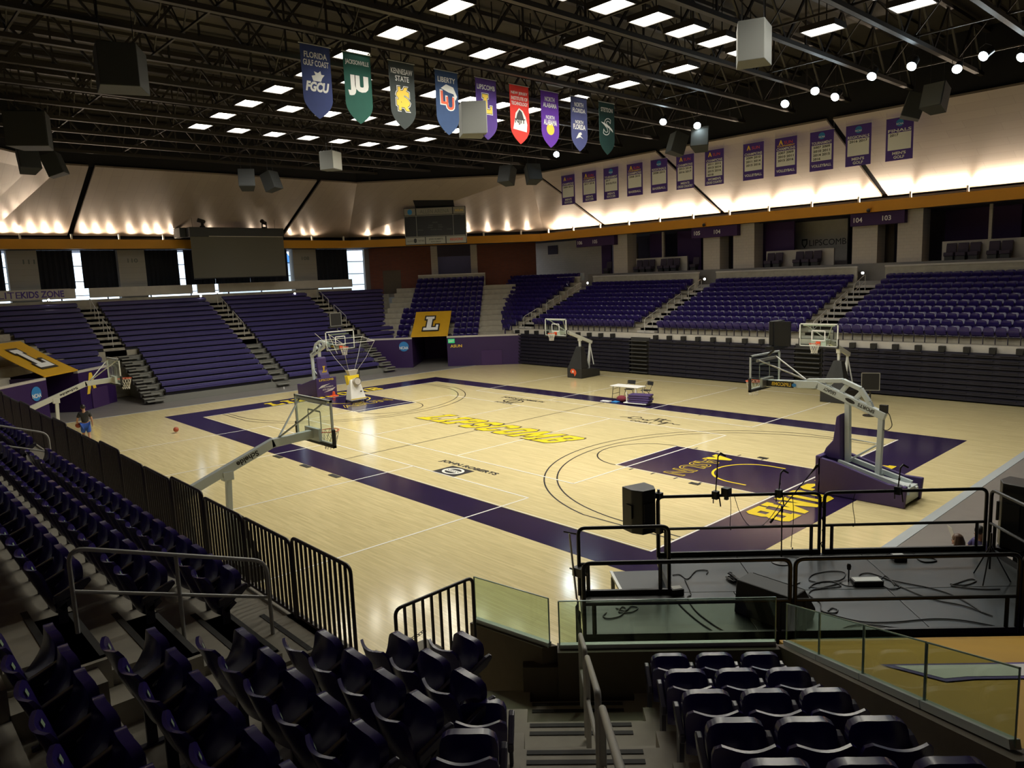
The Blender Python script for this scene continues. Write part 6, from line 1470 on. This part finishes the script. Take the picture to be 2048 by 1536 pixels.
fold_chair('black folding chair behind the left end of the white table', (.0,9.7,0), math.radians(192)); fold_chair('black folding chair behind the right end of the white table', (1.0,9.85,0), math.radians(168))
c = Vector((1.8,8.2,0)); o = thing('seat_cushion_cart', 'low white cart with a pile of purple padded bags beside the white table', 'cart', c, math.radians(8))
mb = MB(); mb.box(-.75,.55,-.3,.3,.06,.1); mb.tube([(-.72,0,.1),(-.72,0,.62)], .03, 8); mb.build('cart_bed', 'white_print', o, bevel=.01)
mb = MB()
for dx in (-.6,.45):
    for y in (-.24,.24): mb.tube([(dx-.02,y,.03),(dx+.02,y,.03)], .03, 8)
mb.build('wheel', 'black', o)
for i in range(4):
    mb = MB(); mb.shell(lambda u, v: (.05+.58*u+.05*(i%2), -.26+.52*v, .11+.11*i), 6, 4, (0,0,.10)); b_ = mb.build('padded_bag', 'purple_pad', None, smooth=False, bevel=.03); b_.location = c; b_.rotation_euler = (0,0,math.radians(8+3*i)); tag(b_, f'flat purple padded bag on the white cart, {ORD[i]} from the bottom of the pile', 'bag', 'padded bags on the cart')
mb = MB(); mb.ball((0,0,.17), .3, 14, (1,.7,.6)); o = mb.build('duffel_bag', 'red_cloth', None, smooth=True); o.location = (.6,8.3,0); tag(o, 'dark red bag on the floor under the white table', 'bag')
P = onz(1216,803,0); mb = MB(); mb.box(-.4,.15,-.14,.14,0,.03); o = mb.build('floor_sign', 'white_print', None, bevel=.006); o.location = P; o.rotation_euler = (0,0,.1); tag(o, 'flat white card on the purple border beside the white table', 'card')
mb = MB(); mb.box(-.15,.22,-.16,.16,0,.05); o = mb.build('folded_towel', 'ncaa_blue', None, bevel=.015); o.location = P+Vector((.45,.05,0)); tag(o, 'blue folded towel on the purple border beside the white table', 'towel')
for i, (px, py) in enumerate(((1098,732),(568,778))):
    P = onz(px,py,0); mb = MB(); mb.lathe([(.03,0),(.04,.1),(.045,.13),(.03,.14)], 12); o = mb.build('paper_cup', 'paper', None, smooth=True); o.location = P; tag(o, ('small white cup on the floor before the closed bleachers' if i == 0 else 'small white cup on the floor before the end bleachers'), 'cup')
# ================================================================== PEOPLE
def skinned(V, E, R, sub=2):
    me = bpy.data.meshes.new('s'); me.from_pydata(V, E, []); o = bpy.data.objects.new('s', me); COL.objects.link(o)
    sk = o.modifiers.new('k', 'SKIN'); sk.use_smooth_shade = True; sd = o.modifiers.new('d', 'SUBSURF'); sd.levels = sub; sd.render_levels = sub
    for i, d in enumerate(me.skin_vertices[0].data): d.radius = (R[i], R[i]) if not isinstance(R[i], tuple) else R[i]; d.use_root = (i == 0)
    bpy.context.view_layer.update(); dg = bpy.context.evaluated_depsgraph_get()
    out = bpy.data.meshes.new_from_object(o.evaluated_get(dg)); bpy.data.objects.remove(o); return out
class Sk:
    def __init__(s): s.V = []; s.E = []; s.R = []
    def add(s, p, r, link=None):
        s.V.append(tuple(p)); s.R.append(r); i = len(s.V)-1
        if link is not None: s.E.append((link, i))
        return i
    def chain(s, pts, start=None):
        l = start
        for p, r in pts: l = s.add(p, r, l)
        return l
    def build(s, name, m, parent, sub=2):
        me = skinned(s.V, s.E, s.R, sub); me.materials.clear(); me.materials.append(M[m]); o = bpy.data.objects.new(name, me); COL.objects.link(o); o.parent = parent
        for p in me.polygons: p.use_smooth = True
        return o
def hand(s, wrist, d, out, n, curl=.35):
    "palm and five fingers from the wrist along d; out is the thumb side, n the palm normal"
    w, d, out, n = Vector(wrist), Vector(d).normalized(), Vector(out).normalized(), Vector(n).normalized()
    pr = s.add(w+d*.06, .032, s.wr)
    for k, (o_, L) in enumerate(((.030,.070),(.010,.080),(-.010,.075),(-.030,.058))):
        a = s.add(w+d*.095+out*o_, .0105, pr); b = s.add(w+d*(.095+L*.5)+out*o_*1.15+n*curl*.02, .0095, a); s.add(w+d*(.095+L*.85)+out*o_*1.2+n*curl*.06, .008, b)
    a = s.add(w+d*.045+out*.045+n*.01, .012, s.wr2); s.add(w+d*.085+out*.06+n*.03, .009, a)
def person(name_label, loc, rz, J, shirt, shorts, hair, hair_long=False, shoes='white_print'):
    o = thing('person', name_label, 'person', loc, rz); v = {k: Vector(p) for k, p in J.items()}
    s = Sk(); pel = s.add(v['pelvis'], .125); wa = s.add(v['waist'], .115, pel); ch = s.add(v['chest'], (.155,.12), wa); nb_ = s.add(v['neckbase'], .075, ch); nk = s.add(v['neck'], .055, nb_)
    hd = v['head']; f = v['face']; h1 = s.add(hd-Vector((0,0,.04))+f*.015, .078, nk); h2 = s.add(hd+Vector((0,0,.05)), .092, h1)
    s.add(hd+f*.105-Vector((0,0,.025)), .014, h1)
    for sd in ('l', 'r'):
        sh = s.add(v['sh'+sd], .062, ch); el = s.add(v['el'+sd], .043, sh); mid = s.add(v['el'+sd].lerp(v['wr'+sd], .3), .042, el); wr = s.add(v['wr'+sd], .028, mid); s.wr = wr; s.wr2 = wr
        d = (v['wr'+sd]-v['el'+sd]); hand(s, v['wr'+sd], v.get('hd'+sd, d), v['th'+sd], v['pn'+sd], .9 if sd == 'l' else .5)
        hp = s.add(v['hip'+sd], .092, pel); kn = s.add(v['kn'+sd], .062, hp); cf = s.add(v['kn'+sd].lerp(v['an'+sd], .3), .058, kn); an = s.add(v['an'+sd], .038, cf); ft = v['ft'+sd]; s.add(ft, .033, an)
    s.build('body', 'skin', o, 2)
    t = Sk(); a = t.add(v['pelvis']+Vector((0,0,.02)), .15); b = t.add(v['waist'], .142, a); c = t.add(v['chest'], (.185,.145), b); n_ = t.add(v['neckbase']-Vector((0,0,.02)), .085, c)
    for sd in ('l','r'): q = t.add(v['sh'+sd], .085, c); t.add(v['sh'+sd].lerp(v['el'+sd], .75), .066, q)
    t.build('shirt', shirt, o)
    t = Sk(); a = t.add(v['pelvis']-Vector((0,0,.01)), .155)
    for sd in ('l','r'): q = t.add(v['hip'+sd], .12, a); t.add(v['hip'+sd].lerp(v['kn'+sd], .85), .105, q)
    t.build('shorts', shorts, o)
    mb = MB(); c = hd+Vector((0,0,.055))-f*.02; mb.ball(c, .105, 18, (.95,1.0,1.0))
    if hair_long:
        for k in range(9): a = PI+ (k-4)*.32; fx = math.cos(math.atan2(f.y,f.x)+a)*.085; fy = math.sin(math.atan2(f.y,f.x)+a)*.085; mb.tube([c+Vector((fx*.7,fy*.7,.05)), c+Vector((fx*1.15,fy*1.15,-.08)), c+Vector((fx*1.3,fy*1.3,-.25)), c+Vector((fx*1.2,fy*1.2,-.40))], [.035,.045,.04,.012], 8)
    mb.build('hair', hair, o, smooth=True)
    mb = MB(); rr = f.cross(Vector((0,0,1))).normalized()
    for q in (-1, 1): mb.ball(hd+f*.088+rr*.032*q+Vector((0,0,.02)), .011, 8)
    mb.build('eye', 'black_print', o, smooth=True)
    mb = MB(); mb.ball(hd+f*.093-Vector((0,0,.062)), .02, 8, (1,.6,.35)); mb.build('mouth', 'red_cloth', o, smooth=True)
    mb = MB()
    for q in (-1, 1): mb.ball(hd+rr*.085*q+Vector((0,0,.0)), .026, 8, (.5,1,1.2))
    mb.build('ear', 'skin', o, smooth=True)
    if shoes:
        for sd in ('l','r'):
            an, ft = v['an'+sd], v['ft'+sd]; d = (ft-an); d.z = 0; d.normalize(); mb = MB(); hz = ft.z-.045
            mb.tube([an-d*.06+Vector((0,0,hz-an.z+.045)), an+Vector((0,0,hz-an.z+.05)), ft+Vector((0,0,.0)), ft+d*.08+Vector((0,0,-.005))], [.04,.047,.045,.03], 10); mb.build('shoe', shoes, o, smooth=True)
    return o
fw = Vector((-37,7.6,0)).normalized()
P = onz(176,891,0)
J = dict(pelvis=(0,0,.97), waist=(0,.01,1.12), chest=(0,.015,1.36), neckbase=(0,.01,1.52), neck=(-.01,.03,1.58), head=(-.02,.05,1.68), face=(-.25,.97,0),
 shl=(-.185,.01,1.45), ell=(-.29,-.03,1.19), wrl=(-.31,.10,1.0), thl=(0,1,.2), pnl=(1,0,0), shr=(.185,.01,1.45), elr=(.26,-.02,1.17), wrr=(.27,.08,.94), thr=(0,1,0), pnr=(-1,0,0),
 hipl=(-.095,0,.92), knl=(-.11,.12,.50), anl=(-.12,-.02,.10), ftl=(-.13,.12,.045), hipr=(.095,0,.92), knr=(.10,-.02,.49), anr=(.10,-.22,.13), ftr=(.11,-.10,.045))
person('person in a black shirt and blue shorts walking away carrying a basketball', (P.x,P.y,0), math.atan2(fw.y,fw.x)-PI/2, J, 'black_pad', 'blue_cloth', 'hair_dark')
rzp = math.atan2(fw.y,fw.x)-PI/2
off_ = Matrix.Rotation(rzp,3,'Z') @ Vector((-.27,.17,.92)); basketball('basketball held at the left hip of the walking person', Vector((P.x,P.y,0))+off_)
# two people sitting on the floor behind the right end of the stage
JS = dict(pelvis=(0,0,.13), waist=(0,.02,.28), chest=(0,.05,.50), neckbase=(0,.07,.65), neck=(0,.09,.71), head=(0,.12,.80), face=(0,.95,-.25),
 shl=(-.17,.05,.58), ell=(-.25,.16,.38), wrl=(-.10,.36,.36), thl=(.5,.3,.6), pnl=(0,0,1), shr=(.17,.05,.58), elr=(.25,.16,.38), wrr=(.10,.36,.36), thr=(-.5,.3,.6), pnr=(0,0,1),
 hipl=(-.09,.04,.12), knl=(-.34,.42,.16), anl=(.06,.48,.07), ftl=(.18,.52,.05), hipr=(.09,.04,.12), knr=(.34,.42,.16), anr=(-.06,.58,.07), ftr=(-.18,.60,.05))
p1 = onz(1925,1083,.82); person('person with long brown hair in a dark top sitting on the floor behind the stage', (p1.x,p1.y,0), math.radians(75), JS, 'black_pad', 'black_pad', 'hair_brown', True, None)
mb = MB(); mb.prism([(-.11,0,0),(.11,0,0),(.11,.1,.28),(-.11,.1,.28)], (0,.004,0)); o = mb.build('paper_sheet', 'paper'); q = onz(1908,1078,.72); o.location = q; o.rotation_euler = (0,0,math.radians(130)); tag(o, 'white sheet of paper held up by the person with long brown hair', 'paper')
p2_ = onz(1966,1092,.5); person('person in a purple shirt sitting on the floor behind the right stage speaker', (p2_.x,p2_.y,0), math.radians(150), JS, 'bench', 'black_pad', 'hair_dark', False, None)
